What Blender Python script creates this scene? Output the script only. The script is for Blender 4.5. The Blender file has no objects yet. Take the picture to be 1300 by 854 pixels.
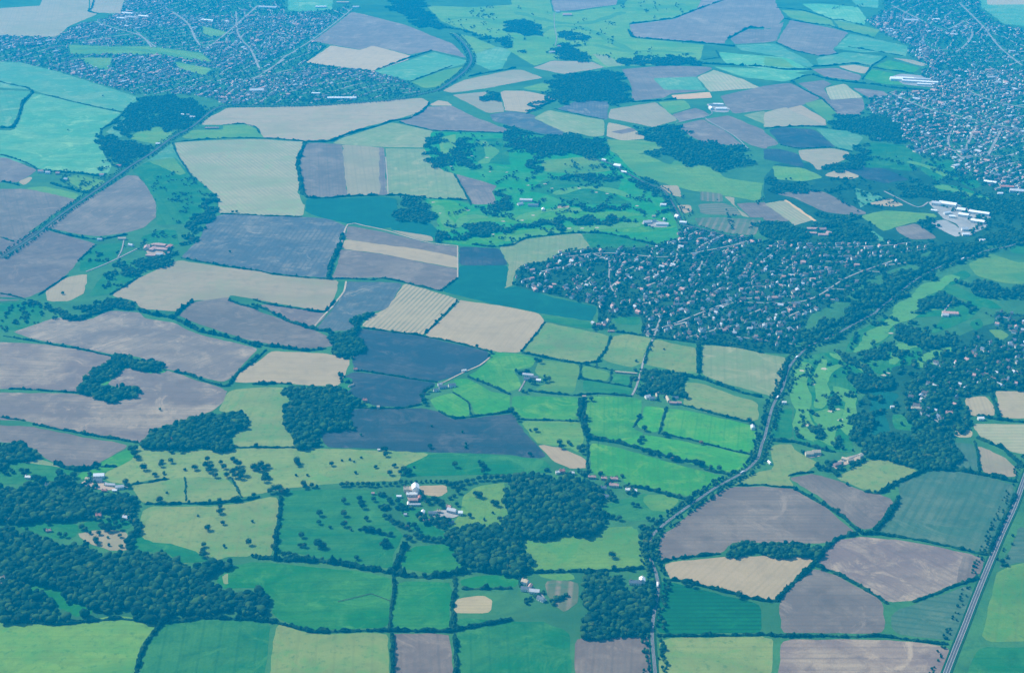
import bpy, bmesh, math, random
import numpy as np
from mathutils import Vector, Matrix
from mathutils.geometry import tessellate_polygon

random.seed(7)
RNG = np.random.default_rng(11)
SC = bpy.context.scene
COL = SC.collection

# ---------------------------------------------------------------- camera model
CAM_H = 1172.0
PITCH = math.radians(23.0)
FPX, CXP, CYP = 1800.0, 650.0, 427.0
S_ = 1300.0 / 330.0
TILE = {r + str(c + 1): (x, y) for r, y, xs in
        (('A', 0, (0, 320, 640, 970)), ('B', 200, (0, 320, 640, 970)),
         ('C', 380, (0, 320, 640, 970)), ('D', 560, (0, 320, 640, 960)))
        for c, x in enumerate(xs)}


def ground(px, py):
    """survey point (map sheet coordinate) -> metres on the flat ground"""
    rx = (px - CXP) / FPX
    up = (CYP - py) / FPX
    dy = math.cos(PITCH) + up * math.sin(PITCH)
    dz = -math.sin(PITCH) + up * math.cos(PITCH)
    t = CAM_H / -dz
    return (rx * t, dy * t)


def scale_at(py):
    up = (CYP - py) / FPX
    dz = -math.sin(PITCH) + up * math.cos(PITCH)
    return FPX / (CAM_H / -dz)          # map pixels per metre


def pts(s):
    out = []
    tile = None
    for tok in s.split():
        if ':' in tok:
            tile, tok = tok.split(':')
        x, y = tok.split(',')
        x0, y0 = TILE[tile]
        out.append((x0 + float(x) / S_, y0 + float(y) / S_))
    return out


def extend(p):
    o = []
    for x, y in p:
        if x < 3: x = x - 130
        if x > 1297: x = x + 130
        if y < 3: y = y - 60
        o.append((x, y))
    return o


# ---------------------------------------------------------------- properties
def tag(o, label=None, cat=None, group=None, kind=None):
    if label: o['label'] = label
    if cat: o['category'] = cat
    if group: o['group'] = group
    if kind: o['kind'] = kind
    return o


def empty(name, loc, rz=0.0):
    o = bpy.data.objects.new(name, None)
    COL.objects.link(o)
    o.location = loc
    o.rotation_euler = (0, 0, rz)
    o.empty_display_size = 2
    return o


def link(name, me, parent=None):
    o = bpy.data.objects.new(name, me)
    COL.objects.link(o)
    if parent is not None:
        o.parent = parent
    return o


def mesh_from(name, V, F, mat, smooth=False, mi=None):
    """V (n,3) array, F list of index arrays all same length (m,k) or list of tuples"""
    me = bpy.data.meshes.new(name)
    V = np.asarray(V, dtype=np.float32)
    if isinstance(F, np.ndarray):
        m, k = F.shape
        me.vertices.add(len(V))
        me.vertices.foreach_set('co', V.ravel())
        me.loops.add(m * k)
        me.loops.foreach_set('vertex_index', F.astype(np.int32).ravel())
        me.polygons.add(m)
        me.polygons.foreach_set('loop_start', np.arange(0, m * k, k, dtype=np.int32))
        me.polygons.foreach_set('loop_total', np.full(m, k, dtype=np.int32))
        if mi is not None:
            me.polygons.foreach_set('material_index', np.asarray(mi, dtype=np.int32))
        if smooth:
            me.polygons.foreach_set('use_smooth', np.ones(m, dtype=bool))
        me.update(calc_edges=True)
    else:
        me.from_pydata([tuple(map(float, v)) for v in V], [], F)
        me.update()
        if mi is not None:
            me.polygons.foreach_set('material_index', np.asarray(mi, dtype=np.int32))
    mats = mat if isinstance(mat, (list, tuple)) else [mat]
    for m_ in mats:
        me.materials.append(m_)
    me.validate()
    return me


# ---------------------------------------------------------------- materials
class NT:
    def __init__(s, name):
        s.m = bpy.data.materials.new(name)
        s.m.use_nodes = True
        s.n = s.m.node_tree.nodes
        s.l = s.m.node_tree.links
        s.b = s.n['Principled BSDF']
        s.b.inputs['Specular IOR Level'].default_value = 0.04
        s.b.inputs['Roughness'].default_value = 0.9
        s.pos = s.n.new('ShaderNodeNewGeometry').outputs['Position']

    def noise(s, scale, detail=3, rough=0.55, vec=None, dist=0.0):
        k = s.n.new('ShaderNodeTexNoise')
        k.inputs['Scale'].default_value = scale
        k.inputs['Detail'].default_value = detail
        k.inputs['Roughness'].default_value = rough
        k.inputs['Distortion'].default_value = dist
        s.l.new(vec or s.pos, k.inputs['Vector'])
        return k.outputs['Fac']

    def mapping(s, rz=0.0, sc=(1, 1, 1), loc=(0, 0, 0)):
        k = s.n.new('ShaderNodeMapping')
        k.inputs['Rotation'].default_value = (0, 0, rz)
        k.inputs['Scale'].default_value = sc
        k.inputs['Location'].default_value = loc
        s.l.new(s.pos, k.inputs['Vector'])
        return k.outputs[0]

    def ramp(s, fac, stops, interp='LINEAR'):
        k = s.n.new('ShaderNodeValToRGB')
        cr = k.color_ramp
        cr.interpolation = interp
        while len(cr.elements) > 1:
            cr.elements.remove(cr.elements[-1])
        cr.elements[0].position = stops[0][0]
        cr.elements[0].color = tuple(stops[0][1]) + (1,)
        for p, c in stops[1:]:
            e = cr.elements.new(p)
            e.color = tuple(c) + (1,)
        s.l.new(fac, k.inputs['Fac'])
        return k.outputs['Color']

    def mix(s, fac, a, b, mode='MIX'):
        k = s.n.new('ShaderNodeMix')
        k.data_type = 'RGBA'
        k.blend_type = mode
        for inp, v in ((k.inputs[0], fac), (k.inputs[6], a), (k.inputs[7], b)):
            if isinstance(v, (int, float)):
                inp.default_value = v
            elif isinstance(v, tuple):
                inp.default_value = v + (1,)
            else:
                s.l.new(v, inp)
        return k.outputs[2]

    def math(s, op, a, b=0.0):
        k = s.n.new('ShaderNodeMath')
        k.operation = op
        for i, v in enumerate((a, b)):
            if isinstance(v, (int, float)):
                k.inputs[i].default_value = v
            else:
                s.l.new(v, k.inputs[i])
        return k.outputs[0]

    def rng(s, v, a, b, c, d):
        k = s.n.new('ShaderNodeMapRange')
        for i, q in enumerate((v, a, b, c, d)):
            if isinstance(q, (int, float)):
                k.inputs[i].default_value = q
            else:
                s.l.new(q, k.inputs[i])
        return k.outputs[0]

    def col(s, c):
        if isinstance(c, tuple):
            s.b.inputs['Base Color'].default_value = c + (1,)
        else:
            s.l.new(c, s.b.inputs['Base Color'])
        return s.m


def mul(c, k):
    return tuple(min(1.0, x * k) for x in c)


# kind: (main, blotch, blotch_amount, stripe_tint, stripe_strength, stripe_spacing_m)
KINDS = {
    'br': ((.155, .110, .083), (.31, .235, .145), .85, (.13, .10, .08), .35, 11.0),
    'bp': ((.128, .092, .066), (.205, .155, .105), .75, (.10, .08, .068), .35, 10.0),
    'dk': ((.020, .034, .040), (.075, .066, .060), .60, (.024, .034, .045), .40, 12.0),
    'tn': ((.330, .250, .125), (.27, .20, .11), .55, (.24, .19, .09), .45, 8.0),
    'ts': ((.340, .265, .135), (.29, .22, .12), .40, (.12, .12, .06), .95, 10.5),
    'pl': ((.270, .215, .115), (.17, .17, .075), .65, (.20, .16, .085), .35, 12.0),
    'pg': ((.155, .205, .065), (.25, .22, .10), .65, (.11, .165, .05), .35, 13.0),
    'ps': ((.300, .270, .135), (.16, .225, .08), .75, (.19, .185, .09), .80, 13.0),
    'yg': ((.120, .215, .026), (.035, .150, .022), .80, (.06, .16, .02), .18, 9.0),
    'gr': ((.010, .112, .022), (.048, .150, .026), .65, (.012, .10, .016), .18, 8.0),
    'bg': ((.040, .205, .012), (.125, .235, .022), .50, (.010, .19, .014), .22, 9.0),
    'eg': ((.012, .125, .014), (.050, .165, .022), .65, (.006, .12, .012), .22, 9.0),
    'gd': ((.030, .105, .030), (.060, .13, .04), .60, (.2, .2, .1), .0, 9.0),
    'ol': ((.175, .215, .050), (.055, .165, .028), .75, (.12, .18, .04), .20, 9.0),
    'dp': ((.070, .078, .078), (.22, .185, .13), .55, (.045, .05, .056), .45, 12.0),
    'fw': ((.095, .24, .04), (.055, .19, .03), .6, (.06, .18, .03), .15, 9.0),
    'dg': ((.006, .085, .022), (.010, .11, .024), .50, (.005, .045, .014), .80, 9.0),
    'tb': ((.045, .110, .052), (.095, .125, .065), .60, (.024, .075, .04), .55, 14.0),
    'tc': ((.060, .190, .085), (.16, .235, .105), .60, (.055, .16, .07), .40, 14.0),
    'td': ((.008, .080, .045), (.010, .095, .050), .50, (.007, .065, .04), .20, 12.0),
    'ty': ((.065, .230, .090), (.18, .30, .12), .65, (.07, .21, .08), .40, 16.0),
    'go': ((.014, .175, .028), (.060, .20, .04), .75, (.01, .1, .02), .0, 9.0),
    'or': ((.52, .33, .14), (.48, .31, .14), .40, (.42, .27, .12), .2, 8.0),
    'al': ((.10, .12, .05), (.015, .075, .022), .85, (.24, .16, .11), .60, 17.0),
    'sc': ((.045, .135, .030), (.014, .070, .020), .85, (.2, .2, .1), .0, 9.0),
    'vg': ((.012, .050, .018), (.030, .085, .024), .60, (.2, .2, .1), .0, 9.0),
}


def field_mat(name, kind, ang, seed, km=3.0):
    a, b, bl, st, ss, sp = KINDS[kind]
    r = random.Random(seed)
    v = 1 + r.uniform(-.08, .08)
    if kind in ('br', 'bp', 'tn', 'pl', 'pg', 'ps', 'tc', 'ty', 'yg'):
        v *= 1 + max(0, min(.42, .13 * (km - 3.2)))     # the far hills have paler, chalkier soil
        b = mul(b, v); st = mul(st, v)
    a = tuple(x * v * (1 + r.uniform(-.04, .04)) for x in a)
    t = NT(name)
    big = t.noise(.0062 * r.uniform(.7, 1.3), 4, .55,
                  t.mapping(ang, (.6, 1.0, 1.0), (r.uniform(0, 900), r.uniform(0, 900), 0)), .8)
    c = t.mix(t.rng(big, .47, .64, 0, bl), a, b)
    med = t.noise(.035, 3, .6, t.mapping(ang, (.12, 1.0, 1.0)))
    c = t.mix(t.rng(med, .42, .64, 0, .38), c, mul(a, .78) if kind not in ('yg', 'gr') else b)
    mot = t.noise(.021, 5, .68, None, .5)
    c = t.mix(t.rng(mot, .50, .70, 0, .62), c, mul(b, 1.12))
    mo2 = t.noise(.030, 5, .70, t.mapping(0, (1, 1, 1), (331, 77, 0)), .3)
    c = t.mix(t.rng(mo2, .50, .72, 0, .75), c, mul(a, .66))
    if kind in ('yg', 'gr', 'go', 'sc', 'vg', 'gd', 'bg', 'fw', 'eg', 'ol'):
        tuft = t.noise(.085, 4, .7)
        c = t.mix(t.rng(tuft, .54, .68, 0, .55), c, (.012, .085, .018))
    if ss > 0:
        # drill lines and wheelings: thin lines across the direction of work
        spx = sp * r.uniform(.85, 1.15)
        m = t.mapping(ang, (1, 1, 1))
        w = t.n.new('ShaderNodeTexWave')
        w.wave_type = 'BANDS'
        w.bands_direction = 'Y'
        w.inputs['Scale'].default_value = 0.314 / spx
        w.inputs['Distortion'].default_value = .45
        w.inputs['Detail'].default_value = 1
        w.inputs['Detail Scale'].default_value = .06
        t.l.new(m, w.inputs['Vector'])
        brk = t.noise(.012, 3, .6, t.mapping(ang, (.3, 1, 1)))
        f = t.math('MULTIPLY', t.rng(w.outputs['Fac'], .45, .95, 0, ss), t.rng(brk, .32, .6, .25, 1))
        c = t.mix(f, c, st)
        # tramlines
        w2 = t.n.new('ShaderNodeTexWave')
        w2.wave_type = 'BANDS'
        w2.bands_direction = 'Y'
        w2.inputs['Scale'].default_value = 0.314 / 26.0
        t.l.new(m, w2.inputs['Vector'])
        c = t.mix(t.rng(w2.outputs['Fac'], .93, .99, 0, .30), c, mul(a, .66))
    wet = t.noise(.0105, 6, .72, t.mapping(0, (1, 1, 1), (r.uniform(0, 900), r.uniform(0, 900), 0)), 1.2)
    c = t.mix(t.rng(wet, .56, .66, 0, .6), c, mul(b, 1.25))
    c = t.mix(t.rng(wet, .30, .42, .5, 0), c, mul(a, .60))
    fine = t.noise(.30, 4, .75)
    c = t.mix(t.rng(fine, .35, .65, 0, .30), c, mul(a, .72))
    t.b.inputs['Roughness'].default_value = 1.0
    bump = t.n.new('ShaderNodeBump')
    bump.inputs['Strength'].default_value = .5
    bump.inputs['Distance'].default_value = 1.2
    t.l.new(fine, bump.inputs['Height'])
    t.l.new(bump.outputs[0], t.b.inputs['Normal'])
    return t.col(c)


def leaf_mat(name, dark, light, warm=None, sc=.11):
    t = NT(name)
    n1 = t.noise(sc, 3, .6)
    c = t.mix(t.rng(n1, .38, .64, 0, 1), dark, light)
    n2 = t.noise(.55, 3, .7)
    c = t.mix(t.rng(n2, .45, .70, 0, .6), c, mul(dark, .55))
    n4 = t.noise(.012, 3, .6)
    c = t.mix(t.rng(n4, .45, .65, 0, .45), c, mul(light, .75))
    at = t.n.new('ShaderNodeAttribute')
    at.attribute_name = 'species'
    sf = at.outputs['Fac']
    c = t.mix(t.rng(sf, .0, .35, .55, 0), c, mul(dark, .5))
    c = t.mix(t.rng(sf, .50, 1.0, 0, .9), c, (light[0] * 3.2, light[1] * 1.5, light[2]))
    if warm:
        n3 = t.noise(.083, 1, .5)
        c = t.mix(t.rng(n3, .68, .72, 0, .7), c, warm)
    return t.col(c)


def plain_mat(name, c, var=.25, sc=.3, rough=.8, spec=.2):
    t = NT(name)
    n = t.noise(sc, 3, .6)
    t.b.inputs['Roughness'].default_value = rough
    t.b.inputs['Specular IOR Level'].default_value = spec
    return t.col(t.mix(t.rng(n, .35, .65, 0, 1), mul(c, 1 - var), mul(c, 1 + var * .4)))


def road_mat(name, c):
    t = NT(name)
    n = t.noise(.02, 4, .6)
    f = t.noise(.6, 3, .7)
    cc = t.mix(t.rng(n, .35, .65, 0, 1), mul(c, .8), mul(c, 1.25))
    return t.col(t.mix(t.rng(f, .4, .7, 0, .4), cc, mul(c, .65)))


M = {}
M['leaf'] = leaf_mat('broadleaf foliage', (.002, .018, .008), (.009, .048, .011), (.10, .085, .02))
M['wood'] = leaf_mat('woodland canopy', (.002, .018, .008), (.010, .052, .012), (.065, .085, .012))
M['hedge'] = leaf_mat('hedge foliage', (.002, .022, .009), (.008, .045, .012), None, .2)
M['rust'] = leaf_mat('rusty autumn foliage', (.20, .085, .03), (.30, .14, .05))
M['bark'] = plain_mat('bark', (.10, .075, .055), .3, 1.5)
M['white'] = plain_mat('white render', (.66, .63, .56), .1)
M['cream'] = plain_mat('cream render', (.52, .44, .30), .15)
M['brick'] = plain_mat('red brick', (.36, .20, .15), .2)
M['pinkroof'] = plain_mat('weathered clay tile', (.42, .24, .19), .25)
M['redroof'] = plain_mat('red clay tile', (.40, .15, .10), .2)
M['slate'] = plain_mat('slate', (.11, .13, .15), .25)
M['grey'] = plain_mat('grey cement sheet', (.42, .42, .42), .15)
M['metal'] = plain_mat('white roof sheet', (.74, .73, .70), .08)
M['brown'] = plain_mat('brown tile', (.09, .07, .06), .25)
M['tan'] = plain_mat('sandstone', (.42, .33, .21), .15)
M['window'] = plain_mat('dark glass', (.04, .05, .06), .1, .3, .15, .5)
M['door'] = plain_mat('painted door', (.12, .10, .09), .1)
M['asphalt'] = road_mat('asphalt', (.07, .07, .07))
M['street'] = road_mat('worn street', (.24, .22, .19))
M['track'] = road_mat('chalky track', (.34, .27, .18))
M['yard'] = road_mat('concrete yard', (.27, .25, .22))
M['paint'] = plain_mat('road paint', (.42, .42, .41), .1)
M['fence'] = plain_mat('weathered fence timber', (.07, .06, .05), .2)
SKY_STRENGTH = .10
SUN_STRENGTH = 4.6
HAZE_COLOR = (.0, .48, .94)
HAZE_DENSITY = 1.14e-4
EXPOSURE = 1.04
M_verge = leaf_mat('road verge', (.010, .06, .016), (.02, .10, .022))
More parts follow.
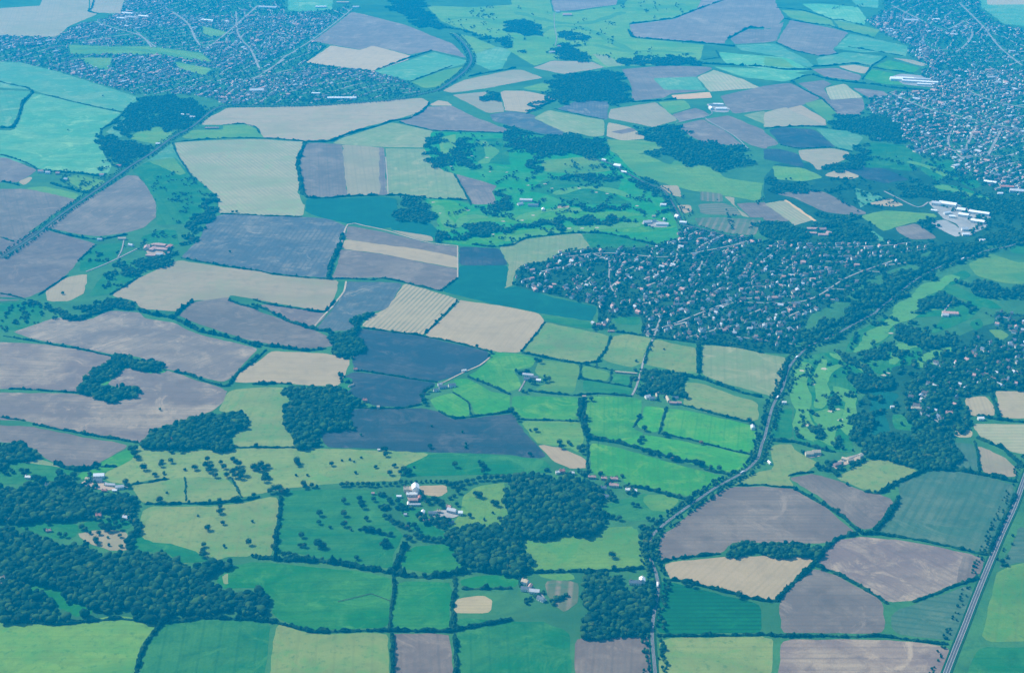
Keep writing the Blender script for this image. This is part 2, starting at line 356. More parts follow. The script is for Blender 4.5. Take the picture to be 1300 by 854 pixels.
# ---------------------------------------------------------------- the survey
# fields: kind | look | outline      (later ones lie over earlier ones)
FIELDS = """
sc|rough grass and scrub|A1:0,0 A4:1300,0 B4:1300,0 C4:1300,0 D4:1340,200 D4:1340,1300 D1:0,1300 C1:0,0 B1:0,0
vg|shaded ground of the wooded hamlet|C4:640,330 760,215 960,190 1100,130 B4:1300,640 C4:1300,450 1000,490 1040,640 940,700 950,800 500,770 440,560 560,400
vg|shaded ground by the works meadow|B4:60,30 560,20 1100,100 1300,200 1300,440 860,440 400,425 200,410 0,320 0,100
tc|pale crop at the far edge|A1:0,0 300,0 0,75
pl|wide bare field by the far town|A1:0,75 200,30 300,0 470,0 440,60 490,70 350,130 280,185 100,182 0,168
pl|bare field beyond the kinked hedge|A1:470,0 700,0 600,70 500,65 448,58
tc|teal crop strip under the town|A1:0,300 100,312 290,360 480,420 540,440 700,490 640,540 620,558 450,530 250,478 150,448 0,415
tc|teal crop on the left edge|A1:0,428 150,458 100,530 68,642 0,640
ty|great teal crop|A1:170,468 300,495 460,535 608,565 500,650 510,720 560,827 B1:545,75 520,90 340,70 200,58 130,30 0,-22 A1:0,650 70,652 108,540
yg|far small paddock|A1:640,690 740,632 872,645 842,700 800,722 690,705
tc|narrow meadow|A1:530,660 622,590 640,640 600,690
yg|long green in the town|A1:345,225 560,235 740,232 1000,265 1060,310 980,305 800,275 350,270
yg|green by the estate|A1:390,290 560,290 540,350 460,335
yg|second green by the estate|A1:870,310 1060,345 1020,378 900,345
yg|school playing field|A1:1010,130 1160,170 1060,185 1015,165
tc|far meadow by the town|A2:185,0 430,10 400,50 250,60 180,52
bp|grey ploughed hillside|A2:500,60 620,88 780,130 900,180 1000,218 1072,290 1040,285 905,252 850,262 790,275 690,250 600,230 540,250 400,225 305,208
tn|bright stubble by the estate|A2:395,228 540,252 600,230 690,252 792,280 780,300 690,330 600,357 440,335 268,315
tc|teal wedge|A2:605,357 760,310 910,262 1070,302 1060,322 960,347 790,407
yg|thin green wedge|A2:795,410 960,352 1062,333 1000,385 930,435 860,442
yg|meadow inside the bend|A2:985,162 1105,185 1222,235 1110,272 1085,235
tc|teal meadow by the bend|A2:1110,272 1222,235 1300,250 A3:-10,345 A2:1190,352 1120,320
yg|far parkland|A2:870,30 1100,38 1300,25 A3:0,0 180,0 240,60 350,62 600,20 850,0 1100,0 960,50 850,92 625,115 640,190 1000,225 980,300 700,330 590,330 500,340 440,300 400,300 250,300 150,330 0,240 A2:1300,240 1150,185 950,110
bp|plough at the far edge|A3:180,0 620,0 560,25 350,53 250,57
bp|long grey field beyond the park|A3:628,125 850,97 960,52 1100,0 1300,0 A4:60,20 100,90 60,140 0,145 A3:1300,135 1210,140 1120,190 1100,220 900,208 640,188
bp|small grey field beyond the park|A3:1130,192 1220,147 1300,150 A4:0,145 60,150 62,205 0,215 A3:1150,222
tc|pale teal strip|A3:1160,227 1300,220 A4:0,218 60,222 200,290 250,330 220,338 100,290 0,270 A3:1180,252
ty|teal strip below the lane|A3:1070,262 1300,272 A4:0,272 120,292 230,352 150,368 0,345 A3:1110,320
yg|striped gardens|A4:0,285 100,295 150,340 0,330
pl|pale meadow by the park wood|A3:145,340 240,305 440,310 505,338 400,355 300,372
pg|pale corner|A3:440,270 520,280 600,328 515,335
pl|pale field below the bend|A2:950,455 1060,400 1300,350 A3:90,350 195,390 0,425 A2:1190,440 1000,465
yg|little meadow beside the wood|A3:90,440 250,400 210,460 120,450
pl|grey field by the thicket|A2:1000,475 1180,460 1140,495 1250,510 1262,560 1180,568
tn|round-ended stubble|A2:1245,460 A3:0,455 100,455 270,490 130,565 0,552 A2:1265,545
dp|dark plough by the railway|A2:1190,572 1290,557 A3:0,555 130,568 230,620 320,680 200,672 A2:1210,610
pl|wide pale field|A1:1000,625 1060,580 1140,540 1300,538 A2:350,530 600,510 850,490 890,515 850,560 700,603 560,637 480,678 400,698 268,705 60,693 A1:1290,640 1200,620 1110,625
yg|green strip by the cutting|A1:905,690 960,652 1110,650 1120,622 1220,620 1290,648 A2:55,690 A1:1300,688 1000,698
pg|pale triangular field|A2:395,718 480,682 700,614 905,655 862,740 620,735
bp|purple wedge|A2:735,610 880,535 1000,530 1100,580 1250,638 1310,665 905,655
tn|small stubble tip|A2:885,528 930,502 980,510 1005,530
tc|dull meadow above the drill lines|A1:720,820 800,760 862,712 960,827 B1:950,90 880,0 730,20
ps|great striped pale field|A1:870,715 1100,700 A2:0,696 268,710 228,790 B2:222,30 240,110 230,180 260,240 255,292 90,287 0,288 B1:1200,285 1100,280 1080,190 960,92 900,0
bp|grey twin field|A2:270,716 350,716 452,722 465,827 B2:457,0 477,195 275,200 250,110 236,0
pl|lighter twin field|A2:452,722 660,740 B2:660,0 672,188 477,195 457,0
bp|thin dark strip|A2:636,738 660,740 B2:665,0 672,188 640,190
pg|pale field with green bloom|A2:664,742 862,745 925,827 B2:960,70 1010,82 1052,150 1082,217 850,202 675,188 668,0
bp|arrow shaped field|B2:1018,82 1150,92 1228,142 1200,170 1227,236 1105,236 1062,160
tn|small stubble scrap|B2:1160,90 1280,95 1290,140 1220,120
go|golf course|A2:900,660 1300,667 A3:200,682 440,692 500,682 540,760 620,827 B3:620,50 700,120 790,200 840,280 870,350 870,400 780,430 600,400 400,375 100,408 0,440 B2:1240,450 1030,442 900,405 930,330 920,290 860,205 1000,205 1090,235 1230,235 1200,170 1225,140 1010,80 950,60 A2:860,745
yg|long fairway|A3:175,805 450,782 500,827 B3:560,62 400,85 300,78 200,72 175,10
yg|bright rough patch|A2:930,690 1020,670 1020,760 950,780
gr|second fairway|A2:1110,700 1270,690 1290,827 1110,810
bg|golf green strip|B2:880,215 1000,215 1080,260 1060,330 960,390 930,330
bg|fairway strip|B2:1090,310 1300,290 1300,325 1180,320 1080,345
bg|lower fairway|B2:930,420 1150,400 1300,372 B3:0,370 300,345 440,335 640,300 860,310 860,350 700,375 500,370 300,372 100,400 0,420 B2:1200,440 1100,440
bg|middle fairway|B3:0,290 150,290 260,270 330,272 600,270 700,290 610,300 330,315 100,340 0,325
gr|wooded fairway|B3:200,110 500,100 590,110 560,190 650,235 340,235 200,180 120,170
tn|sandy corner|B3:265,240 330,240 320,270 265,268
td|dark teal crop|B2:275,205 470,206 640,196 722,205 730,300 700,350 640,355 500,335 440,322 330,297 266,272
td|teal tongue|B2:700,312 900,330 935,375 920,402 860,400 690,360
pl|pale strip below the teal|B2:690,363 900,393 905,420 860,418 780,395
dp|broad dark field|B1:1100,285 1300,290 B2:60,295 260,297 370,305 470,340 470,390 440,450 400,550 372,603 100,580 0,560 B1:1130,540 905,500 1010,390 1030,330
bp|upper strip of the banded field|B2:480,342 650,370 900,435 1030,446 1030,497 850,460 640,433 466,408
tn|pale band|B2:466,408 640,433 850,460 1030,497 1030,556 850,522 640,480 441,455
bp|lower strip of the banded field|B2:443,457 640,482 850,524 1030,558 1030,600 942,668 750,622 640,600 400,603 430,530
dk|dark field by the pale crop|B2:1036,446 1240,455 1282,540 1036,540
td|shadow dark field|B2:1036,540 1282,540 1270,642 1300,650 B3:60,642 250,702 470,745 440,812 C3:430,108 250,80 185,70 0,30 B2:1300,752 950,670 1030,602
pg|pale green field|B2:1240,452 B3:0,440 100,410 300,386 385,380 430,450 270,475 210,520 100,530 60,560 40,640 0,655 B2:1272,640 1284,540
gr|paddock by the village|B3:392,382 500,385 600,402 745,440 560,450 433,452
bp|field beside the cutting|B1:230,350 400,232 640,87 690,92 780,200 780,300 720,350 640,375 500,395 400,385
gr|rough valley|B1:660,70 730,25 870,0 940,70 1060,170 1095,260 1000,330 780,340 790,240 700,90
yg|meadow above the valley|B1:740,20 870,0 930,80 900,90 800,45
bp|grey field below the cutting|B1:0,500 220,360 350,395 480,430 400,510 330,590 230,660 130,705 0,665
bp|corner plough|B1:0,682 112,712 0,750
bp|field above the cutting|B1:0,162 130,157 260,180 390,205 260,290 78,420 0,395
yg|green strip above the cutting|B1:150,150 230,145 400,185 382,212 260,182 130,157
yg|paddock among the cottages|B1:330,95 400,88 530,120 470,160 420,170 330,110
tn|small tan corner|B1:88,122 150,95 165,105 120,140
bp|corner field above the cottages|A1:0,785 B1:30,0 185,62 150,92 88,125 0,115
bp|sliver above the cutting|B1:0,410 60,430 0,475
gr|paddock below the lane|B1:500,432 620,425 580,500 480,560 400,570 400,512
tn|pale meadow|B1:230,665 330,600 440,580 420,680 340,720 232,718
gr|farm paddock|B1:700,400 800,362 880,362 900,440 800,428 720,420
gr|farm garden|B1:600,520 750,500 720,570 640,582
gr|small garden|B1:520,575 690,592 560,680 440,700
gr|green corner|B1:0,765 150,720 220,742 200,830 C1:180,120 120,150 0,172
pl|pale rolling field|B1:550,690 700,600 890,512 1100,545 1300,570 B2:100,588 430,613 430,662 385,758 330,768 200,742 0,706 B1:1150,688 1130,715 960,712 890,772 700,755 680,720
bp|grey rolling field|B1:900,785 960,722 1150,698 1160,725 1300,765 C2:0,50 130,92 300,150 390,190 410,237 250,247 0,207 C1:1100,160 980,120 895,80
bp|thin wedge by the track|B2:0,735 100,735 220,752 350,778 C2:375,75 312,142 250,140 100,72 20,30
dp|dark plough behind the stripes|C2:322,150 432,10 B2:465,652 472,620 640,622 752,625 690,740 660,765 C2:600,60 540,120 500,155 400,160
ts|boldly striped stubble|B2:760,628 890,665 1030,708 C2:1030,12 950,92 852,180 700,157 543,135 590,85 670,45 B2:680,750
tn|smooth stubble|C2:862,182 950,100 1036,16 B2:1036,712 C3:0,35 180,72 205,112 82,265 0,265 C2:1190,257 1000,212
br|pale streaked plough|C1:60,165 280,90 440,105 550,55 700,65 722,95 870,115 960,165 1100,200 1290,245 1250,290 1180,370 1120,415 1000,390 880,360 820,345 700,290 600,270 560,275 400,240 200,205
br|brown field on the left edge|C1:0,195 200,222 400,252 570,290 500,370 400,462 260,450 30,448 0,452
br|wide brown field around the wood|C1:0,457 390,472 600,515 700,462 540,427 545,402 630,337 750,367 830,352 1000,410 1110,440 1137,460 1120,510 1060,560 900,610 800,660 700,717 560,690 400,665 240,640 150,607 0,585
bg|bright grass margin|C1:500,425 620,322 760,358 830,350 830,364 750,372 630,338 530,428
bp|lowest grey plough|C1:0,602 170,637 330,670 450,695 560,710 650,730 D1:560,70 490,112 410,148 350,138 270,112 215,75 150,25 60,5 0,-5
ol|patchy pasture|C1:1145,452 1300,440 C2:160,440 180,480 190,560 165,590 200,660 230,740 0,740 C1:1170,735 1165,680 1250,600 1220,567 1090,562
tn|pale stubble by the wood|C2:0,335 90,258 370,270 490,292 480,340 435,435 300,432 150,415 0,415 C1:1165,415 1200,370 1290,300
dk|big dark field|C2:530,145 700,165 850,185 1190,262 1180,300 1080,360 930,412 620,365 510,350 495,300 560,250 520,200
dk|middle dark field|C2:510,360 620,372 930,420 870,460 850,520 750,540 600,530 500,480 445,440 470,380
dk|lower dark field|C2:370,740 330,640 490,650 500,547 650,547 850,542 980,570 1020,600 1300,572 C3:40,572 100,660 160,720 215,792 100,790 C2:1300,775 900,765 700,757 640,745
gr|small farm paddock|C2:440,440 470,385 500,400 500,440 470,470
bg|vivid upper pasture|C2:1205,265 1300,270 C3:80,275 160,292 140,340 50,352 90,440 0,465 C2:1270,462 1120,402 1080,385 1180,310
bg|vivid middle pasture|C2:1010,402 1070,392 1200,462 1300,482 C3:30,480 30,542 C2:1270,567 1110,582 1092,515 1000,462
bg|vivid corner pasture|C2:880,500 1000,465 1088,520 1092,580 1010,600 930,557
ol|pale pasture under the stubble|C3:205,114 530,182 500,260 460,310 380,317 90,265
gr|green strip under the dark field|C3:190,80 250,82 430,112 440,150 205,108
gr|playing field by the village|C3:545,92 680,85 680,132 560,122
ol|pasture beside the white lane|C3:545,182 620,175 740,195 700,270 690,320 640,342 490,305
ol|pasture beyond the white lane|C3:750,197 860,225 965,242 960,300 970,370 880,370 800,342 705,330
pg|pale pasture by the main road|C3:992,224 1190,247 1300,270 C4:110,290 95,370 50,490 C3:1290,470 1100,420 990,375
ol|long pasture behind the courtyard|C3:910,412 1000,422 1150,480 1270,512 1275,602 1220,610 1080,582 892,530 900,470
yg|pasture by the long barn|C3:175,300 380,325 370,380 350,470 220,465 150,450 240,410 150,370
yg|little top paddock|C3:390,332 530,362 520,412 390,395
gr|little walled paddock|C3:545,372 630,387 625,432 540,417
gr|narrow paddock|C3:390,400 640,442 630,480 500,470 400,460
gr|lane paddock|C3:680,345 690,335 720,350 670,440 650,440
bg|bright pasture by the bend|C3:40,482 360,490 390,520 380,600 80,595 35,542
yg|pasture with three trees|C3:80,605 380,610 400,680 390,770 310,740 160,720
bg|square bright pasture|C3:415,482 640,490 690,502 690,560 640,640 700,672 680,700 560,705 430,682 410,600
bg|small bright pasture|C3:700,532 802,542 770,670 660,640 690,590
bg|wide bright pasture|C3:815,542 900,552 1080,592 1230,627 1265,660 1240,770 1000,720 790,672
bg|long bright strip|C3:700,674 800,690 1000,730 1250,782 D3:1230,115 1150,158 1000,135 870,90 700,50 C3:560,715 600,705
tn|dry triangle|C3:160,725 280,740 410,797 D3:410,135 330,135 250,100
bg|great bright pasture|C3:430,712 D3:640,50 850,110 1000,150 1110,180 1080,210 980,265 920,277 800,245 640,220 600,210 590,180 430,160
gr|parkland below the dark field|D2:900,60 1110,60 1300,75 D3:130,85 220,100 240,150 160,165 0,165 D2:1300,165 1040,190 760,198 740,120
ol|long park meadow|D1:690,20 760,12 835,22 860,60 1000,45 1170,40 D2:200,30 450,40 640,45 900,60 750,130 740,198 400,212 190,235 0,268 D1:1280,265 1200,285 1165,190 1000,180 850,185 780,190 640,215 530,200 520,160 640,100
bg|green wedge below the plough|D1:650,35 690,60 640,105 520,160 380,200 400,152 490,118 560,76
ol|middle park meadow|D1:655,222 760,200 850,187 1000,180 1130,187 1165,215 1200,280 1080,300 950,305 780,310 710,305 668,250
ol|large sloping pasture|D1:725,328 900,325 1090,325 1250,300 D2:130,272 145,360 135,430 110,500 100,578 0,565 D1:1220,580 1150,575 1060,600 980,602 900,612 860,572 830,555 740,550 655,548 690,440
gr|green foot of the sloping pasture|D1:655,545 690,460 740,500 860,510 1000,560 1060,598 980,604 900,614 850,562 740,552
gr|garden meadow|D1:0,130 100,85 215,85 390,150 300,200 100,215 0,215
pg|dry strip|D1:100,90 180,85 260,110 340,138 250,122 105,105
gr|orchard strip|D1:60,420 200,400 330,395 400,430 380,480 260,492 120,440
pl|dry paddock|D1:380,462 500,440 640,452 650,545 550,545 430,505
gr|green paddock with trees|D1:420,400 640,380 660,440 500,440 380,460
gr|park below the manor drive|D2:150,272 190,245 430,240 620,245 700,300 650,350 700,420 760,470 700,572 700,640 550,612 330,582 160,547 110,580 135,480 150,360
gr|manor lawn|D2:700,250 780,330 860,340 900,420 960,450 1000,440 970,500 850,472 790,430 740,360
yg|pale corner of the park|D2:1060,270 1130,220 1300,205 D3:0,212 20,280 20,400 D2:1290,422 1100,430 1000,430 1040,350
tn|sandy walled garden|D2:835,222 970,220 980,245 950,275 870,270 840,250
eg|green field below the wood edge|D2:780,532 970,512 1030,562 1100,627 1000,650 880,660 760,640 745,610
eg|wide green field at the bottom|D1:1120,660 1165,620 1300,600 D2:160,614 380,634 560,654 690,682 700,722 690,800 685,930 300,945 110,880 95,800 60,755 D1:1290,735 1110,735 1080,690
pg|bleached corner|D1:1115,670 1145,655 1140,710 1120,715
eg|square green field|D2:722,702 990,702 1008,760 990,800 990,940 695,940 705,800
eg|small green field|D2:1045,692 1170,667 1330,668 1330,728 1085,732 1045,720
tn|dusty paddock|D2:1015,785 1150,767 1200,790 1190,860 1010,860
yg|light field below the big wood|D3:92,482 260,480 480,467 500,432 620,422 668,440 690,560 710,622 640,635 480,645 150,655 105,640
gr|paddock below the cottages|D3:490,322 560,300 700,262 760,270 900,290 840,340 800,370 740,390 640,400 540,388 500,350
yg|yellow rough|D3:700,270 800,265 885,293 820,350 740,350 690,300
yg|dry garden plot|D3:160,667 340,662 360,690 300,697 200,682
al|garden plots|D3:200,692 380,702 370,810 300,860 225,790
bp|plough inside the road bend|D3:790,602 770,560 780,480 850,430 930,360 1050,275 1120,230 1300,225 D4:190,237 260,280 370,345 500,460 430,480 350,508 0,508 D3:1140,508 1080,562 940,580
tn|wide tan field|D3:795,612 940,592 1100,577 1300,572 D4:200,572 290,580 280,600 180,700 100,790 0,785 D3:1150,765 960,705 825,690
dg|striped dark crop|D3:775,702 850,707 960,737 1100,772 1290,817 1290,960 765,960 768,780
ol|meadow by the road fork|D4:0,155 80,140 90,120 70,30 100,15 180,15 190,40 250,80 320,110 240,160 160,175 190,228 100,225 0,212 D3:1135,225 1185,190 1240,170
bp|grey kite shaped plough|D4:165,182 280,162 330,172 450,212 540,252 620,262 688,297 670,340 610,410 580,438 520,438 400,345 310,270 220,220
ol|pasture behind the kite|D4:400,182 560,92 650,92 820,147 700,202 630,250 545,247 440,200
tb|dark teal striped crop|D4:890,142 1000,152 1120,167 1290,217 1290,270 1240,400 1170,558 1100,548 880,510 612,458 630,420 690,370 722,280 702,222
br|hummocky brown field|D4:310,602 340,532 420,492 520,477 700,492 880,522 1080,567 1140,587 1130,650 1100,680 900,750 780,800 640,800 540,740 320,617
bp|darker end of the brown field|D4:1035,562 1140,587 1130,650 1095,680 1000,715
bp|lower grey plough|D4:120,795 200,702 290,637 380,662 500,722 640,806 640,960 120,960
tb|patchy field by the straight road|D4:800,812 1000,742 1060,722 1085,750 1040,900 1000,1000 680,960 680,850
yg|meadow across the straight road|D4:1150,900 1180,740 1200,655 1300,610 1340,610 1340,1000 1130,1000
tb|teal verge field|D4:1320,420 1260,560 1210,640 1300,605 1340,600
pg|teal corner meadow|D4:0,0 0,0 0,0
tn|pink stubble at the right edge|C4:1000,492 1110,482 1148,530 1158,580 1080,582 1030,580
tn|larger stubble at the right edge|C4:1155,457 1300,467 1300,610 1182,592
ps|striped right edge stubble|C4:1040,622 1300,622 1300,820 1240,765 1100,702 1062,660
pl|tan field above the teal|D4:1105,22 1170,45 1250,85 1300,130 1300,182 1130,157
tb|small teal field|C4:950,712 1050,722 D4:1115,155 1000,132 990,62
tn|little tan paddock|C4:952,652 1040,652 1038,690 960,690
gr|heath golf course|C4:150,700 150,400 200,292 330,257 450,300 540,362 480,400 420,390 470,470 440,600 445,760 380,765 230,730
fw|pale fairway of the heath course|C4:290,345 370,325 402,332 345,362 312,420 335,470 300,530 262,540 255,450
fw|broad fairway of the heath course|C4:340,430 420,450 470,480 420,530 380,500 355,490
fw|lower fairway of the heath course|C4:250,560 330,545 400,545 385,620 355,680 350,740 270,700 290,640 240,600
fw|left fairway of the heath course|C4:180,440 215,400 225,470 200,560 210,640 260,720 200,690 165,600
gr|rough of the heath course|C4:300,270 350,270 440,320 530,362 480,372 400,320 330,300
fw|far end fairway of the heath course|C4:320,265 400,290 520,358 505,368 420,320 340,290
gr|meadow by the dual road|C4:30,690 60,560 140,540 140,700
td|dark green meadow|C4:540,452 680,470 650,530 600,560 640,680 560,682 510,650 530,560
gr|pitch among trees|C4:640,572 760,580 860,632 850,662 650,652
gr|clearing|C4:400,262 450,170 600,92 660,110 640,180 560,240 480,262
gr|fairway among woods|C4:640,262 700,210 780,220 800,240 760,330 640,332 630,390 560,370 470,290
gr|green ride|C4:760,352 780,302 850,262 950,242 900,292
gr|clearing by the avenue|C4:1020,122 1080,90 1100,130 1060,160
yg|small lawn|C4:1120,152 1180,150 1230,180 1180,212
gr|sweeping fairway|C4:650,110 700,60 850,30 1040,10 1100,30 1030,100 880,162 830,170 900,82 780,90 720,102
gr|upper sweep|B4:640,800 790,662 900,600 1000,562 1040,590 940,640 900,700 860,700 780,780 700,827
yg|broad dry meadow on the right|B4:1020,530 1130,482 1200,500 1250,522 1300,542 1300,660 1200,630 1060,590
gr|far right meadow|B4:1225,442 1300,425 1300,505 1240,480
gr|curving fairway|B4:890,650 960,640 1060,690 1150,720 1200,760 1100,750 980,700 880,690
bp|pale grey field with dark lumps|B4:60,182 200,165 300,172 480,262 520,282 440,290 300,272 150,202
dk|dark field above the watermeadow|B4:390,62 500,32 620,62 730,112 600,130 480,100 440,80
tn|small dry field|B4:318,78 380,57 485,95 430,112 300,92
tn|sand strip|B4:500,232 640,205 700,240 640,247
tc|teal field by the works|B4:450,150 600,200 520,230 480,255
yg|meadow by the works|B4:480,292 600,265 850,282 870,297 760,322 655,350 600,372 540,330
bp|grey corner by the works|B4:650,352 760,330 850,390 860,405 740,412 680,380
tc|dull triangle|B4:540,362 620,420 520,412
gr|paddock above the village|B4:340,332 430,325 490,357 460,372 370,362
gr|common|B4:550,0 700,0 790,0 740,70 640,60
gr|common beyond the brook|B4:780,60 830,10 940,20 960,80 860,120
gr|brook meadow|B4:840,125 1000,152 1200,230 1300,252 1300,292 1100,242 880,170
gr|square brook meadow|B4:930,102 1050,100 1090,140 1050,160
yg|sheep pasture|A3:510,697 780,707 800,740 720,760 620,780 540,765
yg|great pale pasture|A3:560,765 700,772 830,827 B3:860,10 1070,62 1100,102 1300,132 B4:-10,140 B3:1280,222 1160,200 970,172 870,152 800,130 680,100 620,50
yg|pasture left of the dark copse|B4:40,40 200,55 300,100 200,120 60,110
tn|allotment corner|B3:770,140 870,140 890,200 840,190
tn|bare plot|B3:860,237 930,237 940,270 890,282
al|allotments|B3:980,170 1090,180 1095,225 980,217
al|lower allotments|B3:970,232 1090,227 1150,245 1190,292 985,282
pl|sandy plot|B3:1100,195 1150,200 1155,240 1190,292 1230,302 1150,240
bp|grey plot|B3:1160,230 1300,225 B4:0,222 130,322 0,315 B3:1300,300 1230,302
al|striped nursery|B3:950,302 1100,300 1290,312 1260,390 1130,380 970,340
ps|drill trial plots|B4:0,230 98,215 252,312 150,342 130,322
or|sandy farm track edge|B4:98,215 112,212 262,316 250,320
pl|pale field above the farm|A3:0,0 0,0 0,0
bp|field behind the straw strip|A3:590,347 800,330 1030,335 1040,347 960,385 1010,455 830,470 800,490 640,505 640,440
tc|green bloom in the far field|A3:745,392 960,385 1010,452 800,450
ps|patterned pale field|A3:965,387 1050,350 1200,400 1280,440 1030,460
ty|teal field by the long wood|A3:1045,335 1300,345 A4:60,352 210,376 110,410 0,400 A3:1300,397 1200,390
or|bright straw strip|A3:830,477 1030,460 1040,490 860,497
yg|farm meadow|A3:770,512 900,502 940,540 830,572
bp|field by the farm|A3:840,572 960,540 1030,572 980,590 880,612
dp|dark square field|A3:260,547 370,502 520,507 520,590 510,600
pg|pale green square field|A3:148,592 220,552 500,602 500,680 440,685 370,667 320,672
pl|tan field below the wood|A3:530,547 760,512 870,602 740,637 630,612 520,592
tn|small tan fields|A3:520,612 630,637 720,695 590,705 510,682
bp|grey gap|A3:530,660 640,640 660,655 590,672
bp|grey field above the copse|A3:862,627 990,597 1100,652 1200,732 1000,715 930,682
bp|grey field by the farm lane|A3:1000,597 1120,577 1300,652 A4:20,740 0,745 A3:1230,727 1100,650
bp|grey field below the patterned one|A3:1080,482 1250,442 A4:0,430 130,416 280,492 150,542 0,552 A3:1150,570 1110,530
pg|pale tail|A3:1190,577 A4:0,555 60,600 0,640 A3:1300,620
pl|pale field on the far rise|A4:0,562 110,537 312,632 0,637
tn|stubble stripe|A4:112,542 190,527 310,602 312,630
yg|green block|A4:200,517 290,497 370,572 320,612 310,600
bp|far mauve field|A4:170,417 300,400 340,420 300,440 330,500 280,492
ps|far pale field|A4:305,440 400,420 430,440 495,490 330,500
bp|far striped plough|A4:330,500 495,492 502,540 470,587 370,572 285,495
bp|mauve strip|A4:440,440 600,457 625,480 520,487
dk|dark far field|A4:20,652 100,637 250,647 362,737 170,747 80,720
tc|teal rounded field|A4:260,642 430,657 497,690 440,757 350,730
pl|pale far field|A4:172,752 350,742 432,765 400,800 320,835 B4:270,65 240,30 A4:190,800
bp|far left corner|A4:0,660 80,722 0,740
dk|dark field below|A4:0,745 80,745 170,770 200,827 B4:190,50 60,20 0,10
yg|far meadow|A4:88,52 200,57 330,97 360,140 250,120 130,90
yg|second far meadow|A4:350,102 500,132 580,150 550,187 450,165 380,150
ty|far teal field|A4:190,20 300,20 470,37 510,90 500,130 340,97 250,60
tc|far pale teal field|A4:180,0 600,0 570,42 470,32
bp|far mauve hillside|A4:65,210 130,102 330,140 420,165 345,250 370,270 260,280 150,250
bp|far mauve corner|A4:0,160 100,110 62,205 0,215
tc|long teal hillside|A4:350,242 430,170 720,232 710,287 600,262 480,262
tc|lower teal hillside|A4:262,292 400,262 600,282 540,332 400,322 270,327
tn|buff triangle|A4:370,332 450,325 532,340 500,370 420,352
bp|mauve band|A4:240,347 360,340 490,380 472,405 300,385
bg|emerald far field|A4:560,332 620,300 782,340 740,370 620,357
pl|buff strip|A4:640,290 740,300 825,325 785,332
bg|emerald field by the white sheds|A4:490,390 540,347 640,367 780,430 600,422
gr|town park|A4:530,712 700,727 790,792 780,840 500,840
tc|far corner crop|A4:1090,40 1030,0 1300,0 1300,190 1200,120
tn|far corner stubble|A4:1030,0 1300,0 1300,22 1120,25
gr|second town park|B4:820,0 870,0 960,20 940,20
eg|grass ride in the woods|D1:60,670 150,682 250,722 400,792 470,860 380,880 200,790 70,702
yg|meadow below the big wood|D1:0,880 300,905 600,870 800,905 700,1020 660,1260 0,1260
gr|second meadow below the big wood|D1:820,905 1000,875 1250,885 D2:90,905 50,1290 D1:690,1280 720,1030
ol|mottled pasture below the green fields|D2:120,905 300,965 680,955 690,1290 70,1290
bp|plough below the square green field|D2:705,958 990,965 1010,1290 710,1290
gr|bottom pasture|D2:1025,880 1300,900 D3:200,900 330,960 340,1290 D2:1030,1290
bp|bottom plough|D3:360,985 740,975 730,1290 350,1290
ol|bottom pasture by the road|D3:780,985 1290,975 D4:90,990 60,1290 D3:770,1290
br|bottom brown field|D4:130,990 660,990 980,1030 900,1290 90,1290
gr|bottom corner meadow|D4:1110,1030 1330,1030 1330,1290 1000,1290
"""
